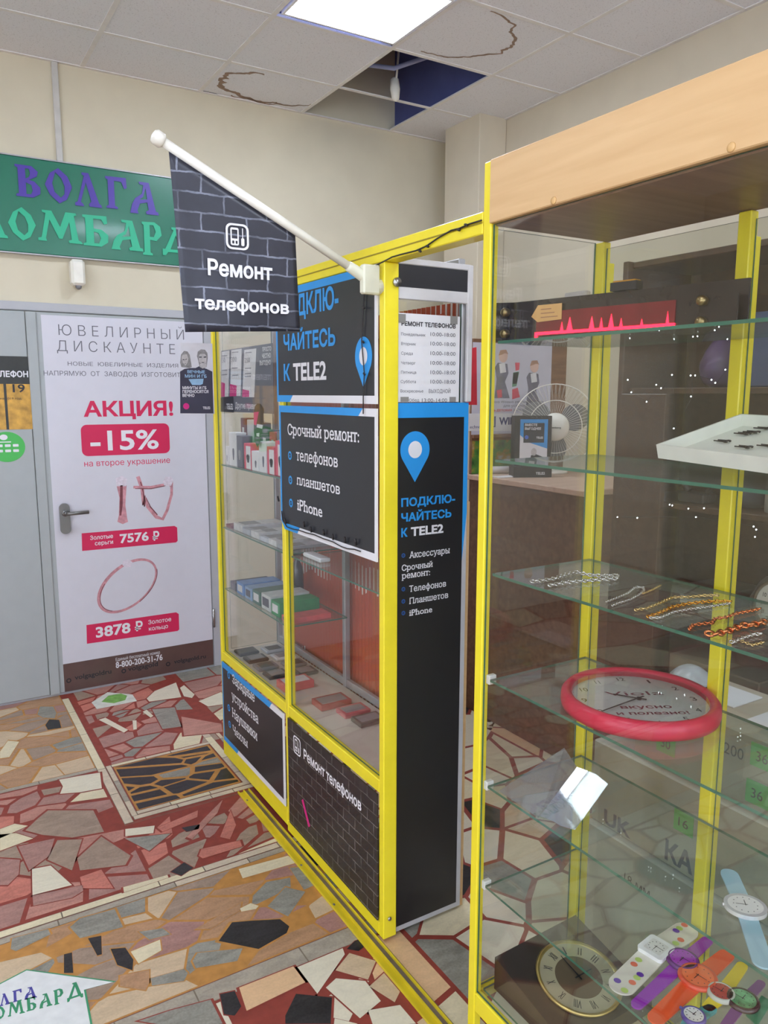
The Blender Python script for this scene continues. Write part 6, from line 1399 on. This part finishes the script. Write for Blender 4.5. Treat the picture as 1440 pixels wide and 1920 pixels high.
solid('carton', 'grey carton on the lowest cabinet shelf', 'box', .88, 1.12, 1.15, 1.50, zt_, .2, rgb(120, 116, 110), part=('label', OFFW))
# boxes stacked on the floor between showcase and cabinet
PAPERG = rgb(206, 206, 204); TAGG = mat('tag_green', rgb(86, 206, 90), .6, var=.05)
o1 = solid('storage_box', 'large grey white storage box on the floor behind the showcase', 'box', .46, .78, .70, 1.42, .001, .42, PAPERG, seed=5, var=.15)
o2 = solid('storage_box', 'wide pale carton stacked on the large grey white storage box', 'box', .48, .78, .66, 1.42, .4215, .235, rgb(186, 182, 172), seed=6, var=.15)
fr = (Vector((.4795, 0, 0)), -YA, ZA, -XA); m = MB(); px_text(m, fr, 'UK', 1132, 1545, 1515, 1182, 1572, 'H', .03, .0004); px_text(m, fr, 'КА', 1246, 1612, 1572, 1298, 1640, 'H', .03, .0004); m.build('lettering', mat('faint_blue_print', rgb(92, 96, 120), .6), o2)
fr = (Vector((.4595, 0, 0)), -YA, ZA, -XA); m = MB(); px_text(m, fr, '18 мм', 1170, 1655, 1637, 1218, 1682, 'H', 0, .0004); m.build('handwriting', GREYTXT, o1)
o3 = solid('tray_box', 'flat open cardboard box with green price tags on top of the pale carton', 'box', .50, .76, .80, 1.30, .657, .18, rgb(182, 172, 152), seed=8)
fr = (Vector((.4994, 0, 0)), -YA, ZA, -XA); m = MB(); put_text(m, fr, '200', -1.04, -.99, .77, .028, 'H', 0, .0004); m.build('handwriting', DARKTXT, o3)
for k, (y_, z_, tx, lab) in enumerate(((.945, .770, '36', 'bright green handwritten price tag on the upper right of the flat cardboard box'), (.95, .680, '36', 'bright green price tag low on the flat cardboard box'), (1.20, .700, '30', 'dull green price tag at the left end of the flat cardboard box'), (1.12, .53, '16', 'green price tag on the front of the wide pale carton'))):
    xx = .4988 if z_ > .65 else .4788; fr = (Vector((xx, 0, 0)), -YA, ZA, -XA); tt_ = thing('price_tag', (xx, y_, z_), lab, 'tag', 'green price tags')
    MB().prism(rect(-y_-.028, -y_+.028, z_, z_+.055), fr, .0, .001).build('tag_card', TAGG, tt_); m = MB(); put_text(m, fr, tx, -y_-.014, -y_+.014, z_+.015, .024, 'H', 0, .0016); m.build('handwriting', DARKTXT, tt_)
zt_ = .8375
for k, (x, y, w_, d_, lab) in enumerate(((.60, .96, .10, .14, 'white sheet of paper on the flat cardboard box'), (.66, 1.14, .12, .10, 'pale grey sheet of paper at the back of the flat cardboard box'))):
    tag(MB().bbox(x-w_/2, x+w_/2, y-d_/2, y+d_/2, zt_, zt_+.004, .001).build('paper_sheet', WHITE), lab, 'paper')
bag('cloudy clear plastic bag on the flat cardboard box', .62, 1.235, zt_, .075, .055, .06, rgb(186, 190, 194))

# ------------------------------------------------------------------ stickers on the floor
t = thing('floor_sticker', (-.72, 2.0, .0014), 'white arrow-shaped floor sticker with green outline and pawn shop lettering', 'sticker')
def fz(pts): return uvs(FLOOR, [(x/2, 1260+y/2) for x, y in pts])
AR = [(100, 1117), (435, 1162), (322, 1192), (350, 1340), (-130, 1440), (-160, 1290), (-250, 1300)]
q = ccw(fz(AR)); cx = sum(p[0] for p in q)/len(q); cy = sum(p[1] for p in q)/len(q)
MB().prism(q, FLOOR, .0013, .0018).build('green_outline', mat('sticker_green', rgb(60, 150, 104), .5), t)
MB().prism([(cx+(a-cx)*.965, cy+(b_-cy)*.965) for a, b_ in q], FLOOR, .0018, .0022).build('sticker_sheet', mat('sticker_white', rgb(222, 224, 222), .45, var=.06, scale=30), t)
FS = (Vector((0, 0, .0)), XA, YA, ZA)
def fword(mb, rows):
    for ch, pts in rows:      # four corners: lower left, lower right, upper left
        a, b_, c_ = fz(pts); O_ = Vector((a[0], a[1], 0)); U_ = Vector((b_[0]-a[0], b_[1]-a[1], 0)); V_ = Vector((c_[0]-a[0], c_[1]-a[1], 0))
        put_fill(mb, (O_, U_, V_, ZA), GL[ch], .0026)
m = MB(); fword(m, [('В', [(-90,1275),(-52,1268),(-93,1232)]), ('О', [(-45,1266),(-8,1258),(-48,1222)]), ('Л', [(0,1256),(38,1246),(-2,1214)]), ('Г', [(48,1243),(85,1233),(46,1200)]), ('А', [(92,1232),(138,1222),(88,1190)])]); m.build('purple_lettering', mat('sticker_purple', rgb(70, 66, 150), .5), t)
m = MB(); fword(m, [('Л', [(-70,1322),(-25,1310),(-75,1274)]), ('О', [(-18,1308),(22,1298),(-22,1262)]), ('М', [(30,1296),(92,1280),(26,1246)]), ('Б', [(100,1277),(140,1267),(96,1228)]), ('А', [(148,1265),(196,1252),(143,1216)]), ('Р', [(204,1250),(244,1238),(200,1198)]), ('Д', [(252,1234),(312,1214),(250,1178)])]); m.build('green_lettering', mat('sticker_green_text', rgb(50, 140, 96), .5), t)
t = thing('floor_sticker', (-.3, 4.0, .0014), 'small white floor sticker with a green leaf near the grey door', 'sticker')
def ff5(pts): return uvs(FLOOR, [(x/3, 900+y/3) for x, y in pts])
MB().prism(ccw(ff5([(515, 1253), (605, 1195), (745, 1208), (770, 1245), (545, 1290)])), FLOOR, .0013, .0018).build('sticker_sheet', mat('sticker_worn', rgb(214, 216, 204), .5, var=.1, scale=30), t)
MB().poly(ccw(ff5([(570, 1250), (610, 1215), (680, 1203), (715, 1215), (705, 1240), (640, 1258)])), FLOOR, .0022).build('leaf_print', mat('leaf_green', rgb(120, 172, 84), .5, var=.25, scale=40), t)

# little lit bulbs strung along the front of the stock cabinet
BULB = mat('bulb_glow', rgb(235, 240, 255), .3, emit=((.8, .88, 1.0), 14.0))
bl = [(257,145),(287,250),(415,330),(497,187),(537,215),(630,103),(645,555),(790,285),(787,108),(825,108),(963,145),(995,170),(1080,60),(1120,230),(900,1228),(768,1232),(632,1205),(610,1198),(337,1310),(170,1303),(832,1303),(1318,1383),(1340,1408),(1330,1470)]
P_ = [meas(1120+x/4.5, 680+y/4.5, 0, .822) for x, y in bl]
t = thing('fairy_lights', P_[0], 'lit white fairy lights hanging across the dark stock cabinet', 'fairy lights')
b = MB(); b.tube([p+Vector((.006, 0, 0)) for p in P_], .0007, 4); b.build('wire', WIRE, t)
for k, p in enumerate(P_): MB().lathe([(.0001, -.0022), (.0022, 0), (.0001, .0022)], p, (0, 1, .2), 8).build('bulb', BULB, t)
